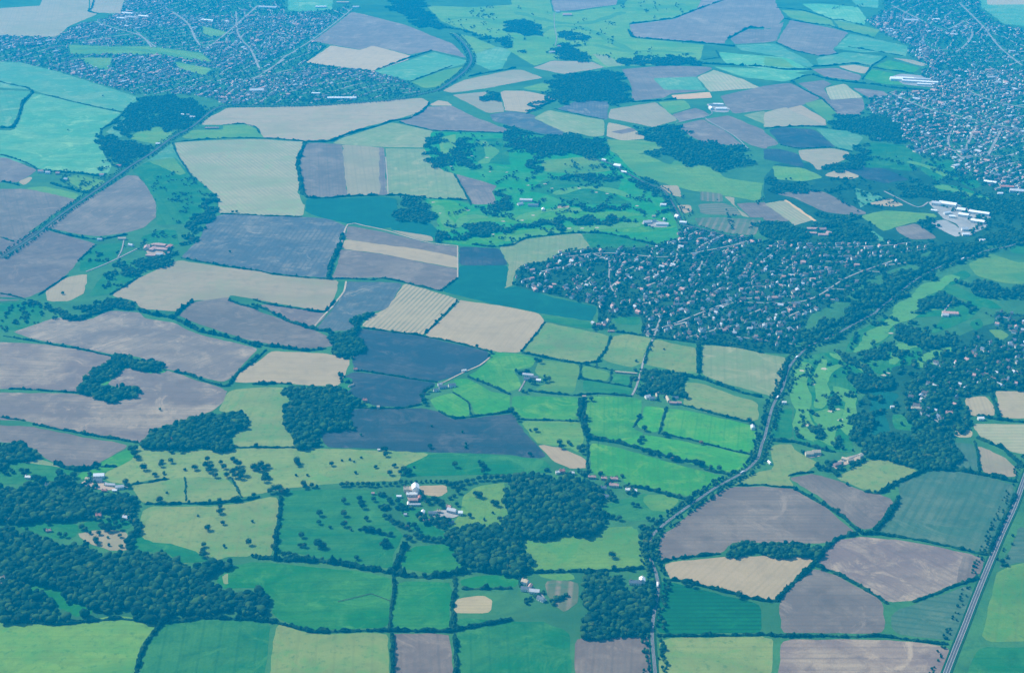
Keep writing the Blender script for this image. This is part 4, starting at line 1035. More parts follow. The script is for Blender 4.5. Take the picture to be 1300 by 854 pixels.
for line in TOWNS.strip().splitlines():
    q_ = line.split('|')
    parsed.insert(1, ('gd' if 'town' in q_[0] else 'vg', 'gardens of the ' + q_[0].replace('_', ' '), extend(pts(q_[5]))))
for idx, (kind, phrase, p) in enumerate(parsed):
    sl, m = poly_mask(p)
    lv = (int(LEVEL[sl][m].max()) if m.any() else 0) + 1
    LEVEL[sl][m] = lv
    if kind not in ('sc', 'vg', 'gd'): OCC[sl] |= m
    w = [ground(*q) for q in p]
    far = w[0][1] > 4200
    if kind != 'sc':
        w = soften(w, 16 if not far else 32, 1.7 if not far else 2.6, random.Random(idx * 7 + 1))
    # working direction follows the longest side
    q0 = [ground(*q) for q in p]
    best, ang = 0, 0
    for i in range(len(q0)):
        a = Vector(q0[i]); b = Vector(q0[(i + 1) % len(q0)])
        if (b - a).length > best:
            best = (b - a).length; ang = math.atan2(b.y - a.y, b.x - a.x)
    if phrase == 'boldly striped stubble':
        a = Vector(ground(320 + 800 / S_, 400)); b = Vector(ground(320 + 700 / S_, 425)); ang = math.atan2(b.y - a.y, b.x - a.x)
    V = [Vector((x, y, 0)) for x, y in w]
    tri = tessellate_polygon([V])
    tri = [t if (V[t[1]] - V[t[0]]).cross(V[t[2]] - V[t[0]]).z > 0 else (t[0], t[2], t[1]) for t in tri]
    z = lv * ZSTEP
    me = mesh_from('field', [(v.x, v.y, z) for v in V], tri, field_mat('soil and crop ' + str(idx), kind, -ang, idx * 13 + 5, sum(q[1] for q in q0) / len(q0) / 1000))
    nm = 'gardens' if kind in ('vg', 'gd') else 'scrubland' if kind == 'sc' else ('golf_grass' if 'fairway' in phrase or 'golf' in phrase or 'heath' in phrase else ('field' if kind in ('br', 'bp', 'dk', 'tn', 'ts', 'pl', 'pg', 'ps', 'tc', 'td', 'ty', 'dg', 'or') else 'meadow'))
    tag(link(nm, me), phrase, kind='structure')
ZTOP = (int(LEVEL.max()) + 1) * ZSTEP


# ---------------------------------------------------------------- roads
def catmull(w, step=18):
    out = []
    n = len(w)
    for i in range(n - 1):
        p0 = Vector(w[max(0, i - 1)]); p1 = Vector(w[i]); p2 = Vector(w[i + 1]); p3 = Vector(w[min(n - 1, i + 2)])
        k = max(1, int((p2 - p1).length / step))
        for j in range(k):
            t = j / k
            q = .5 * ((2 * p1) + (p2 - p0) * t + (2 * p0 - 5 * p1 + 4 * p2 - p3) * t * t + (3 * p1 - p0 - 3 * p2 + p3) * t ** 3)
            out.append(q)
    out.append(Vector(w[-1]))
    return out


def strip(c, width, z, off=0.0, name='road', mat=None, parent=None):
    V = []; F = []
    n = len(c)
    for i in range(n):
        d = c[min(n - 1, i + 1)] - c[max(0, i - 1)]
        d.normalize()
        nn = Vector((-d.y, d.x))
        for s in (-1, 1):
            q = c[i] + nn * (off + s * width / 2)
            V.append((q.x, q.y, z))
        if i:
            a = 2 * i
            F.append((a - 2, a - 1, a + 1, a) if True else None)
    F = [tuple(reversed(f)) for f in F]
    return link(name, mesh_from(name, V, F, mat), parent)


def mark_line(mask, p, rpx):
    for i in range(len(p) - 1):
        (ax, ay), (bx, by) = p[i], p[i + 1]
        k = max(1, int(max(abs(bx - ax), abs(by - ay)) * 2))
        for j in range(k + 1):
            x = ax + (bx - ax) * j / k; y = ay + (by - ay) * j / k
            xi, yi = int(x - RX0), int(y - RY0)
            r = max(0, int(round(rpx)))
            mask[max(0, yi - r):yi + r + 1, max(0, xi - r):xi + r + 1] = True


ROADPX = {}
zr = ZTOP
for i, line in enumerate(ROADS.strip().splitlines()):
    wd, mt, nm, s = line.split('|')
    p = pts(s)
    c = catmull([ground(*q) for q in p])
    zr += .03
    if nm in ('main_road', 'straight_road', 'far_bypass', 'far_road'):
        vg = strip(c, float(wd) + 6, zr - .015, 0, 'road_verge', M_verge if 'M_verge' in globals() else M['hedge'])
        tag(vg, 'grass verge of the ' + nm.replace('_', ' '), kind='structure')
    o = strip(c, float(wd), zr, 0, nm, M[mt])
    tag(o, nm.replace('_', ' '), kind='structure')
    if nm in ('main_road', 'straight_road'):
        for off in (-float(wd) / 2 + .5, 0, float(wd) / 2 - .5):
            l = strip(c, .2 if nm == 'main_road' else .35, zr + .008, off, 'road_marking', M['paint'], o)
    ROADPX.setdefault(nm, []).append(p)
    mark_line(ROADMASK, p, 1.4 if float(wd) > 5 else .8)


fwm = field_mat('mown fairway', 'fw', .3, 99, 4.0)
for i, line in enumerate(FAIRWAYS.strip().splitlines()):
    wd, s = line.split('|')
    c = catmull([ground(*q) for q in pts(s)], 14)
    V = []; F = []
    rf = random.Random(i)
    n = len(c)
    for k in range(n):
        d = (c[min(n - 1, k + 1)] - c[max(0, k - 1)]).normalized()
        nn = Vector((-d.y, d.x))
        e = math.sin(math.pi * min(1, (k + .6) / min(n, 5))) if k < 2 else 1
        h = float(wd) * .62 * (1 + .28 * math.sin(k * .7 + i) + rf.uniform(-.1, .1)) * (.45 if k in (0, n - 1) else .8 if k in (1, n - 2) else 1)
        for sgn in (-1, 1):
            q = c[k] + nn * sgn * h
            V.append((q.x, q.y, ZTOP - .05 - .001 * i))
        if k: F.append((2 * k - 2, 2 * k, 2 * k + 1, 2 * k - 1))
    F = [tuple(reversed(f)) for f in F]
    tag(link('fairway', mesh_from('fairway', V, F, fwm)), 'pale mown fairway winding through the rough', kind='structure')

# ---------------------------------------------------------------- foliage shapes
def ico(sub):
    bm = bmesh.new()
    bmesh.ops.create_icosphere(bm, subdivisions=sub, radius=1.0)
    bm.verts.ensure_lookup_table()
    V = np.array([v.co[:] for v in bm.verts]); F = np.array([[v.index for v in f.verts] for f in bm.faces])
    bm.free()
    return V, F


def lumpy(sub, seed, amp=.28, lobes=9, flat=.9):
    V, F = ico(sub)
    r = np.random.default_rng(seed)
    d = r.normal(size=(lobes, 3)); d /= np.linalg.norm(d, axis=1)[:, None]
    k = np.clip((V @ d.T), 0, 1) ** 5
    h = 1 - amp + (k * r.uniform(.3, 1.0, lobes)).max(1) * amp * 1.6 + r.uniform(-.10, .10, len(V))
    V = V * h[:, None] * r.uniform(.88, 1.12, (len(V), 1))
    V[:, 2] *= flat
    return V, F


CROWN_NEAR = [lumpy(3, s, .30, 14, .85) for s in range(6)]
CROWN_MID = [lumpy(2, s + 20, .30, 10, .85) for s in range(8)]
CROWN_FAR = [lumpy(1, s + 40, .25, 6, .8) for s in range(6)]


def merge_crowns(lst, protos, name, mat):
    """lst: (x, y, z, rx, rz) crowns grown into one mass"""
    Vs = []; Fs = []; off = 0; SP = []
    for i, (x, y, z, rx, rz) in enumerate(lst):
        V, F = protos[int(RNG.integers(len(protos)))]
        a = RNG.uniform(0, 6.283); c, s = math.cos(a), math.sin(a)
        W = np.empty_like(V)
        e = RNG.uniform(.85, 1.15)
        W[:, 0] = (V[:, 0] * c - V[:, 1] * s) * rx * e + x
        W[:, 1] = (V[:, 0] * s + V[:, 1] * c) * rx / e + y
        W[:, 2] = V[:, 2] * rz + z
        Vs.append(W); Fs.append(F + off); off += len(V)
        SP.append(np.full(len(V), RNG.uniform(0, 1), dtype=np.float32))
    me = mesh_from(name, np.vstack(Vs), np.vstack(Fs), mat, smooth=False)
    at = me.attributes.new('species', 'FLOAT', 'POINT')
    at.data.foreach_set('value', np.concatenate(SP))
    return me


def crown_entry(wx, wy, rad, hgt):
    # canopy from near the ground to hgt
    rz = hgt * .52
    return (wx, wy, hgt - rz * .95, rad, rz)


# woods -------------------------------------------------------------
wood_regions = []
for line in WOODS.strip().splitlines():
    sz, phrase, s = line.split('|')
    p = pts(s)
    if area(p) < 15: continue
    wood_regions.append((float(sz), phrase, extend(p)))
tc_total = 0
floor_mat = plain_mat('shaded leaf litter', (.008, .03, .012), .3, .1)
for sz, phrase, p in wood_regions:
    sl, m = poly_mask(p)
    WOODMASK[sl] |= m
for sz, phrase, p in wood_regions:
    w = [ground(*q) for q in p]
    w = [(x_, y_ - sz * .55 * y_ / CAM_H) for x_, y_ in w]      # outlines were read at canopy height
    xs = [q[0] for q in w]; ys = [q[1] for q in w]
    dist = sum(ys) / len(ys)
    sp = sz * (.60 if dist < 3000 else .78)
    lst = []
    x = min(xs)
    while x < max(xs):
        y = min(ys)
        while y < max(ys):
            qx = x + random.uniform(-.48, .48) * sp; qy = y + random.uniform(-.48, .48) * sp
            rg = 6 if dist < 3000 else 16
            nx = qx + rg * (math.sin(qx / 23 + qy / 31) + math.sin(qy / 13 - qx / 37))
            ny = qy + rg * (math.sin(qy / 19 - qx / 29) + math.sin(qx / 11 + qy / 41))
            thin = math.sin(qx / 61 + 1.3 * math.sin(qy / 83)) * math.sin(qy / 97 + math.sin(qx / 71)) > .80
            if inside(w, nx, ny) and not (thin and random.random() < (.55 if sz < 11 else .2)):
                mp = to_map(qx, qy)
                if not rast(ROADMASK, *mp):
                    k = random.choice((.55, .7, .85, .95, 1.0, 1.15, 1.3, 1.5))
                    lst.append(crown_entry(qx, qy, sz * .5 * k, sz * random.uniform(.65, 1.35) * (.8 + .2 * k)))
            y += sp
        x += sp
    if not lst: continue
    tc_total += len(lst)
    protos = CROWN_MID if dist < 3600 else CROWN_FAR
    me = merge_crowns(lst, protos, 'woodland', M['wood'])
    o = tag(link('woodland', me), phrase, 'wood', kind='stuff')
print('wood crowns', tc_total)


# ---------------------------------------------------------------- single trees
def trunk_mesh(seed):
    r = random.Random(seed)
    V = []; F = []

    def tube(a, b, r0, r1, n=7, bend=.0):
        base = len(V)
        a = Vector(a); b = Vector(b)
        d = (b - a).normalized()
        u = d.orthogonal().normalized(); v = d.cross(u)
        for k in range(4):
            t = k / 3
            c = a.lerp(b, t) + u * bend * math.sin(t * 3.14)
            rad = r0 + (r1 - r0) * t
            for j in range(n):
                an = 6.283 * j / n
                V.append(c + u * math.cos(an) * rad + v * math.sin(an) * rad)
        for k in range(3):
            for j in range(n):
                F.append((base + k * n + j, base + k * n + (j + 1) % n, base + (k + 1) * n + (j + 1) % n, base + (k + 1) * n + j))
        F.append(tuple(base + 3 * n + j for j in range(n)))
    tube((0, 0, -.1), (0, 0, .38), .045, .028, 9, .01)
    for k in range(5):
        an = k * 1.256 + r.uniform(-.3, .3)
        tube((0, 0, .26 + .03 * k), (math.cos(an) * .28, math.sin(an) * .28, .52 + r.uniform(-.05, .12)), .022, .008, 6, .02)
    return mesh_from('trunk', V, F, M['bark'])


def crown_mesh(seed, mat, flat=1.0):
    """one broadleaf crown: lobes of foliage with loose leaf sprays at the edge"""
    r = np.random.default_rng(seed)
    Vs = []; Fs = []; off = 0
    n = 9
    for k in range(n + 1):
        V, F = lumpy(2, seed * 31 + k, .30, 9, .9)
        if k == 0:
            c = np.array([0, 0, .60]); s = np.array([.34, .34, .33])
        else:
            a = 6.283 * k / n + r.uniform(-.3, .3)
            rr = r.uniform(.16, .30)
            c = np.array([math.cos(a) * rr, math.sin(a) * rr, r.uniform(.38, .80) * 1])
            s = np.array([1, 1, .85]) * r.uniform(.15, .25)
        Vs.append(V * s + c); Fs.append(F + off); off += len(V)
    # leaf sprays
    m = 420
    th = r.uniform(0, 6.283, m); cz = r.uniform(-.75, 1, m); sr = np.sqrt(1 - cz ** 2)
    rad = r.uniform(.86, 1.12, m)
    P = np.stack([np.cos(th) * sr * .44 * rad, np.sin(th) * sr * .44 * rad, .60 + cz * .38 * rad], 1)
    t1 = r.normal(size=(m, 3)) * .035; t2 = r.normal(size=(m, 3)) * .035; t3 = r.normal(size=(m, 3)) * .035
    Q = np.stack([P + t1, P + t2, P + t3], 1).reshape(-1, 3)
    Vs.append(Q); Fs.append(np.arange(m * 3).reshape(m, 3) + off)
    V = np.vstack(Vs); V[:, 2] = .12 + (V[:, 2] - .12) * flat
    me = mesh_from('crown', V, np.vstack(Fs), mat)
    at = me.attributes.new('species', 'FLOAT', 'POINT')
    at.data.foreach_set('value', np.full(len(V), (.12, .5, .3, .72, .45, .05)[seed % 6], dtype=np.float32))
    return me


TR_TRUNK = [trunk_mesh(k) for k in range(3)]
TR_CROWN = [crown_mesh(k + 1, M['leaf'], (1.0, .85, 1.1, .92, .8, 1.0)[k]) for k in range(6)]
TR_RUST = crown_mesh(77, M['rust'], .9)
TREES = []      # (py, wx, wy, height, width, group, region phrase, rusty)


def add_tree(px, py, size, region, group, rust=False):
    h = size * random.uniform(.9, 1.1)
    wx, wy = ground(px, py + h * .38 * scale_at(py))
    TREES.append((py, wx, wy, h, size * random.uniform(.95, 1.15), group, region, rust, px))


TREE_SPOTS = """
middle park meadow on the left|D1:720,130,13 775,165,9 820,158,7 855,98,9 810,100,9 805,118,9 925,140,6 975,130,11 1038,90,10 1030,118,12 1055,125,13 1045,145,11 1078,170,11 1105,105,8 1122,128,10 1165,90,10 1180,100,9 1200,112,10 1135,168,11 1165,150,12 1190,140,12 1212,155,14 1178,170,12 1205,178,11 1268,130,11 1290,135,12
narrow belt above the park meadows|D1:655,40,11 680,35,10 675,62,12 685,78,11 845,40,9 860,52,8 905,48,9 930,40,8
dotted line of the sloping pasture fence|D1:800,290,12 945,302,6 1050,297,7 1098,295,8 1102,325,9 1100,350,11 1172,290,10 1190,288,9 1270,268,9
open sloping pasture|D1:1040,432,11 1115,407,8 1020,518,8 1018,545,10 1016,565,11 1122,522,6 1245,505,10 990,370,4 1262,398,5 835,255,5
dry paddock on the left|D1:480,492,10 485,505,9 540,478,5 600,470,8 545,515,6 605,522,7 495,458,8 450,455,7 425,498,6 410,430,9 430,440,8 520,430,10 545,440,11 570,435,11 600,430,10 545,420,9 580,410,9 615,400,9
garden by the left cottages|D1:110,145,10 120,160,9 175,178,11 195,185,10 215,190,9 285,210,11 320,205,12 345,190,12 370,170,11 330,225,11 300,120,6 320,125,6 480,112,8 485,130,8 630,205,10 640,220,10 240,405,8 135,440,7 225,440,6 330,470,8 300,465,8
long park meadow|D2:225,98,11 230,112,11 398,112,9 618,127,7 655,40,10 668,42,10 668,66,9 712,120,8 690,158,10 740,155,9 760,142,12 785,150,12 770,160,10 810,128,5 518,155,6 220,168,5 277,168,5 15,130,11 45,118,12 60,130,11 80,122,10 68,170,11 62,190,11 82,180,9 450,95,5 490,90,5 510,100,5 545,80,5 1015,118,10 1150,118,11 1162,128,11 1135,100,7 1155,150,9
hedge line above the manor park|D2:258,212,10 265,225,10 300,220,9 325,225,7 110,240,12 135,235,13 150,250,11 175,248,10 90,250,9
park pasture below the manor drive|D2:460,298,9 538,285,11 545,305,11 552,322,11 608,290,8 690,300,9 338,360,10 460,362,10 335,405,8 462,412,12 390,427,6 572,385,9 495,440,5 535,440,5 565,438,9 590,440,10 605,442,9 635,450,9 695,462,8 670,498,10 655,515,11 680,515,10 248,470,9 330,512,13 352,518,13 240,518,8 262,520,8
upright hedge in the park|D2:118,478,11 122,490,9 112,530,11 120,540,9 160,565,9 185,560,9 215,570,9 280,570,6 523,582,8 440,590,6 350,585,6
pale corner of the park by the wood|D2:1120,262,11 1138,268,12 1205,305,10 1222,312,11 1268,245,11 1275,255,9 1088,370,9 1160,388,5 1205,355,5 1238,385,9 1025,315,7
manor garden|D2:640,330,8 665,375,9 690,380,9 700,400,9 730,410,10 750,420,10 780,430,10 810,420,9 730,300,9 745,320,10 750,345,9 860,285,10 880,300,11 910,290,11 930,300,12 950,315,12 900,395,10 920,410,11 945,415,11 965,405,10 985,395,10 960,430,10 930,390,9 820,470,10 850,480,10 880,485,10 910,490,9 940,490,9 790,485,10 770,475,10 830,440,8 1010,270,8 990,280,8 1030,250,9 1050,225,9
tree line along the manor drive|D2:450,215,9 475,215,9 500,212,8 530,215,8 555,212,8 580,215,9 605,218,9 630,215,8 660,212,8 690,212,8 720,212,8 745,205,8 770,200,7 795,200,7 820,200,7 845,200,6 870,198,6 895,198,6 920,198,7 945,200,7 970,205,9 995,215,11 1020,215,11 1045,205,10 1075,200,10 1105,195,10 1135,185,10 1165,182,10 1195,185,11 1225,180,10 1255,182,10 1285,180,10
bare dark field|D2:890,22,9 1068,25,6
lone spot in the light field below the wood|D3:540,566,12
paddock below the cottages|D3:645,315,8 668,318,8 500,360,9 520,372,9 545,378,9 575,385,9 720,385,8 745,390,8
field edge by the cottages|D3:775,242,7 810,252,5 875,270,7 930,290,9 915,300,9
hedge gap of the light field|D3:635,637,8
hedge below the wide tan field|D3:905,707,10 945,718,9 1175,768,10
bright pastures by the bend|C3:130,652,6 158,652,9 278,715,11 285,735,10 322,712,8 330,722,8 375,745,10 395,735,10 390,762,9
hedge between the square pastures|C3:702,645,11 690,690,10 680,705,9 675,712,8 672,585,8 680,578,7 805,675,11
upright hedgerow of the pastures|C3:380,560,12 372,580,11 405,592,12 402,640,11 415,660,10 420,685,11
hedge by the dark field point|C3:38,555,11 55,572,10 70,600,9 130,772,9
hedgerow below the square bright pasture|D3:690,40,8 720,52,9 735,58,8 770,68,8 830,75,12 845,85,11 868,88,11 950,105,9 972,110,11 990,112,10 1035,126,7 1075,136,9
farm garden by the long barn|C3:60,355,8 100,370,8 130,410,10 150,415,9 205,405,11 225,400,10 160,300,11 180,310,10 405,498,9 435,498,10
copse edge of the courtyard farm|C3:660,305,7 655,350,9 1225,608,11 1240,620,9 800,248,4 770,500,7 845,495,7
hummocky hedge crossing|D4:405,350,10 325,628,10 455,212,7
brown field around the wood|C1:800,548,6
grey field hedge on the left|C1:390,243,7 315,225,6 238,214,6 118,443,6
pale stubble hedge|C1:1200,352,8 1252,318,9 1285,280,9 1060,590,6
dark lower field|C2:545,675,6 898,632,5 1052,660,6 1070,720,6 890,735,9 1070,738,6 600,360,6
farm on the dark fields|C2:865,460,10 880,450,9 850,485,11 860,505,10 900,440,9 865,520,9 1195,262,9 1185,280,8
striped stubble edge|C2:702,158,7 762,165,6 1005,28,7 948,75,6
great teal crop|A1:340,650,7 515,480,8 130,437,9 565,547,8
pale meadow beside the brook|B1:315,677,8
broad dark field|B1:1150,470,7
striped field edge|B1:1165,272,9 1185,270,9
"""
for line in TREE_SPOTS.strip().splitlines():
    region, s = line.split('|')
    tile, s = s.split(':')
    x0, y0 = TILE[tile]
    for tok in s.split():
        a, b, c = tok.split(',')
        add_tree(x0 + float(a) / S_, y0 + float(b) / S_, float(c) * 1.02, region, 'trees of the ' + region)
for tile, a, b, c, region in (('C3', 985, 716, 8, 'long bright strip'), ('C2', 568, 505, 7, 'dark fields'), ('B2', 985, 275, 7, 'golf course'),
                              ('A3', 860, 0, 0, ''), ('D2', 652, 328, 6, 'manor garden'), ('C1', 862, 696, 8, 'wood below the brown field')):
    if c:
        x0, y0 = TILE[tile]
        add_tree(x0 + a / S_, y0 + b / S_, c, region, None, True)


# ---------------------------------------------------------------- hedges
def hedge_mesh(c, width, height, seed, far):
    r = np.random.default_rng(seed)
    step = 3.2 if not far else 7.0
    # resample
    P = [c[0]]; acc = 0
    for i in range(1, len(c)):
        a, b = c[i - 1], c[i]
        L = (b - a).length
        if L < 1e-6: continue
        t = step - acc
        while t < L:
            P.append(a.lerp(b, t / L)); t += step
        acc = L - (t - step)
    P.append(c[-1])
    n = len(P)
    K = 9
    V = []; F = []
    base = np.convolve(r.uniform(.0, 1.75, n + 6), np.ones(3) / 3, 'same')[3:n + 3] + .05
    tall = (r.uniform(0, 1, n) < .09) * r.uniform(.3, 1.0, n)
    gap = np.convolve((r.uniform(0, 1, n + 4) < .03).astype(float), np.ones(3), 'same')[2:n + 2] > 0
    for i in range(n):
        d = P[min(n - 1, i + 1)] - P[max(0, i - 1)]
        if d.length < 1e-6: d = Vector((1, 0))
        d.normalize(); nn = Vector((-d.y, d.x))
        wob = r.uniform(-.22, .22) * width
        hh = height * (base[i] + tall[i]) * (.25 if gap[i] else 1)
        ww = width * (.75 + .5 * base[i] + .5 * tall[i]) * .5
        if i in (0, n - 1): hh *= .3; ww *= .4
        for k in range(K):
            a = math.pi * k / (K - 1)
            rr = 1 + r.uniform(-.22, .22)
            off = -math.cos(a) * ww * rr + wob
            z = math.sin(a) ** .6 * hh * rr if 0 < k < K - 1 else -.3
            q = P[i] + nn * off + d * r.uniform(-.25, .25) * step
            V.append((q.x, q.y, ZTOP * .3 + z))
    for i in range(n - 1):
        for k in range(K - 1):
            a = i * K + k; b = a + K
            F.append((a, a + 1, b + 1, b))
    F = [tuple(reversed(f)) for f in F]
    F.append(tuple(range(K))); F.append(tuple(reversed(range((n - 1) * K, n * K))))
    me = mesh_from('hedge', V, F, M['hedge'])
    at = me.attributes.new('species', 'FLOAT', 'POINT')
    sp_ = np.convolve(r.uniform(-.2, 1.2, n + 10), np.ones(5) / 5, 'same')[5:n + 5]
    at.data.foreach_set('value', np.repeat(sp_, K).astype(np.float32))
    return me


NEARMISS = 0
for i, line in enumerate(HEDGES.strip().splitlines()):
    wd, ht, gap, phrase, s = line.split('|')
    p = pts(s)
    wd, ht, gap = float(wd), float(ht), float(gap)
    c = [Vector(ground(*q)) for q in p]
    far = c[0].y > 4300
    c = [Vector(q) for q in soften([tuple(q) for q in c], 16, 1.2, random.Random(i + 400), closed=False)]
    tag(link('hedge', hedge_mesh(c, wd * .74 + (1.0 if far else .1), ht * .82 + .2, i + 90, far)), phrase, 'hedge',
        'hedges between the fields')
    if gap or wd >= 8:
        g = gap or 15
        L = 0; nxt = random.uniform(0, g)
        for a, b in zip(c, c[1:]):
            d = (b - a).length
            while nxt < L + d:
                q = a.lerp(b, (nxt - L) / d)
                sz = random.choice((3.4, 4.2, 5, 5.8, 6.6, 8.4)) + (1.4 if wd > 7 else 0)
                mp = to_map(q.x, q.y)
                TREES.append((mp[1], q.x + random.uniform(-2, 2), q.y + random.uniform(-2, 2), sz, sz * random.uniform(.9, 1.2),
                              'hedgerow trees', 'HEDGE:' + phrase, False, mp[0]))
                nxt += random.uniform(.35, 1.75) * g
            L += d

# pick the 300 trees that show largest; the rest grow together as scattered far trees
inframe = [t for t in TREES if -8 < t[8] < 1308 and t[0] < 858]
inframe.sort(key=lambda t: -(t[3] * scale_at(t[0])))
single = inframe[:296]
sset = set(id(t) for t in single)
rest = [t for t in TREES if id(t) not in sset]

ORD = ['', 'first', 'second', 'third', 'fourth', 'fifth', 'sixth', 'seventh', 'eighth', 'ninth', 'tenth', 'eleventh', 'twelfth',
       'thirteenth', 'fourteenth', 'fifteenth', 'sixteenth', 'seventeenth', 'eighteenth', 'nineteenth', 'twentieth']


def ordinal(k):
    if k <= 20: return ORD[k]
    tens = {2: 'twenty', 3: 'thirty', 4: 'forty', 5: 'fifty', 6: 'sixty', 7: 'seventy', 8: 'eighty', 9: 'ninety'}
    t = {2: 'twentieth', 3: 'thirtieth', 4: 'fortieth', 5: 'fiftieth', 6: 'sixtieth', 7: 'seventieth', 8: 'eightieth', 9: 'ninetieth'}
    if k > 99: return 'far'
    return t[k // 10] if k % 10 == 0 else tens[k // 10] + '-' + ORD[k % 10]


byreg = {}
for t in single:
    byreg.setdefault(t[6], []).append(t)
for reg, ts in byreg.items():
    ts.sort(key=lambda t: t[8])
    for k, t in enumerate(ts):
        py, wx, wy, h, wd, grp, region, rust, px = t
        root = empty('broadleaf_tree', (wx, wy, ZTOP * .3), random.uniform(0, 6.28))
        root.scale = (wd, wd, h)
        hedge = region.startswith('HEDGE:')
        where = ('in the ' + region[6:].split(',')[0]) if hedge else 'in the ' + region
        big = 'rusty orange' if rust else ('large dark' if h * scale_at(py) > 8 else 'small dark')
        lab = big + ' tree ' + where + (', ' + ordinal(k + 1) + ' from left' if len(ts) > 1 else '')
        wds = lab.split()
        if len(wds) > 16:
            lab = ' '.join(lab.replace(' the ', ' ').replace('hedgerow', 'hedge').split()[:16])
        tag(root, lab, 'tree', grp or 'rusty trees')
        link('trunk', TR_TRUNK[k % 3], root)
        link('crown', TR_RUST if rust else TR_CROWN[(k * 5 + int(wx)) % 6], root)

lst = []
for t in rest:
    py, wx, wy, h, wd = t[:5]
    lst.append(crown_entry(wx, wy, wd * .48, h))
FARLOOSE = lst
# ---------------------------------------------------------------- scattered far trees, along brooks, roads, parks and golf courses
def scatter_poly(s, n, s0, s1, avoid=True):
    p = pts(s) if isinstance(s, str) else s
    xs = [q[0] for q in p]; ys = [q[1] for q in p]
    k = 0; tries = 0
    while k < n and tries < n * 30:
        tries += 1
        cx = random.uniform(min(xs), max(xs)); cy = random.uniform(min(ys), max(ys))
        m = random.choice((1, 2, 4, 8, 14, 20))
        an = random.uniform(0, 3.14); ln = m * random.uniform(.3, 1.6)
        for j in range(m):
            q_ = random.uniform(-1, 1) * ln
            x = cx + math.cos(an) * q_ + random.gauss(0, 1.5); y = cy + math.sin(an) * q_ * .5 + random.gauss(0, .9)
            if inside(p, x, y) and not rast(ROADMASK, x, y):
                wx, wy = ground(x, y)
                sz = random.uniform(s0, s1)
                FARLOOSE.append(crown_entry(wx, wy, sz * .5, sz * random.uniform(.8, 1.15)))
                k += 1


def line_trees(p, off, gap, s0, s1, jit=2.5, p0=.9):
    c = catmull([ground(*q) for q in p], 12)
    L = 0; nxt = 0
    for a, b in zip(c, c[1:]):
        d = (b - a).length
        if d < 1e-6: continue
        u = (b - a) / d; nn = Vector((-u.y, u.x))
        while nxt < L + d:
            q = a.lerp(b, (nxt - L) / d) + nn * (off + random.uniform(-jit, jit))
            if random.random() < p0:
                sz = random.uniform(s0, s1)
                FARLOOSE.append(crown_entry(q.x, q.y, sz * .5, sz))
            nxt += gap * random.uniform(.5, 1.5)
        L += d


for nm, offs in (('main_road', (-13, -8.5, 9, 14)), ('far_bypass', (-17, -11, 11, 17)), ('far_road', (-12, 12)), ('straight_road', (-15, -20))):
    for p in ROADPX[nm]:
        for o_ in offs:
            if nm == 'main_road':
                line_trees(p, o_, 8, 4, 8, 3, .75)
            elif nm == 'straight_road':
                line_trees(p, o_, 9, 3, 5.5, 2, .7)
            else:
                line_trees(p, o_, 7, 4, 7, 2.5, .7)
for p in ROADPX['farm_lane'][:1]:
    line_trees(p, 5, 16, 3, 6, 1.5, .5)

# golf courses, heath, parks, river valley, gardens
scatter_poly('A2:900,660 1300,667 A3:200,682 500,682 540,760 620,827 B3:620,50 790,200 870,350 780,430 600,400 400,375 100,408 0,440 B2:1240,450 1030,442 900,405 930,330 920,290 860,205 1000,205 1090,235 1230,235 1200,170 1225,140 1010,80 950,60', 900, 5, 9)
scatter_poly('C4:150,700 150,400 200,292 330,257 450,300 540,362 480,400 420,390 470,470 440,600 445,760 380,765 230,730', 300, 3, 7)
scatter_poly('C4:400,200 600,92 700,60 850,30 1040,10 1100,130 1000,240 900,290 760,340 640,440 560,680 450,760 440,600 540,400 400,262', 420, 6, 10)
scatter_poly('A3:0,0 240,60 350,62 600,20 850,0 960,50 640,125 640,190 1000,225 980,300 700,330 440,300 150,330 0,240', 330, 6, 10)
scatter_poly('A2:870,30 1100,38 1300,25 1300,240 1150,185 950,110', 120, 6, 10)
scatter_poly('B1:660,70 940,70 1060,170 1095,260 1000,330 780,340 790,240', 190, 4, 8)
scatter_poly('B1:500,432 690,400 800,362 880,362 900,460 860,520 720,590 560,690 420,720 440,580 400,512', 170, 5, 9)
scatter_poly('B1:0,765 150,720 420,730 560,700 680,720 560,740 440,800 340,800 200,830 C1:180,120 120,150 0,172', 190, 4, 8)
scatter_poly('B1:185,60 540,80 520,120 420,180 330,150 200,140', 110, 4, 8)
scatter_poly('C1:300,50 680,20 700,55 560,50 440,100 300,85', 70, 5, 9)
scatter_poly('C3:0,300 60,400 120,480 170,620', 4, 5, 8)
scatter_poly('C4:640,530 1000,500 1030,640 950,710 860,700 640,665', 320, 7, 11)
scatter_poly('C4:700,330 1000,240 1300,180 1300,460 1150,450 1000,490 780,520 690,520', 900, 7, 12)
scatter_poly('B3:860,180 1300,200 1290,400 1130,390 900,340', 60, 5, 8)
scatter_poly('B4:540,0 1300,0 1300,360 1000,300 700,160 640,60', 800, 6, 10)
scatter_poly('B4:100,110 500,100 700,200 600,290 480,290 300,170', 200, 6, 10)
scatter_poly('C3:640,340 720,350 900,390 890,520 820,540 690,490 620,470', 60, 6, 9)
scatter_poly('D3:420,150 600,180 720,250 560,300 490,320 470,210', 40, 5, 9)
scatter_poly('D3:200,150 420,140 470,190 280,170', 24, 5, 8)
scatter_poly('D3:670,420 800,420 760,480 740,560 750,640 720,640 690,560', 75, 6, 9)
scatter_poly('D3:60,720 220,700 400,760 240,830 90,830', 32, 5, 8)
scatter_poly('D4:190,30 470,130 410,180 300,140', 34, 5, 9)
scatter_poly('D4:340,130 540,50 700,60 850,130 820,140 650,90 560,90 400,180', 75, 5, 9)
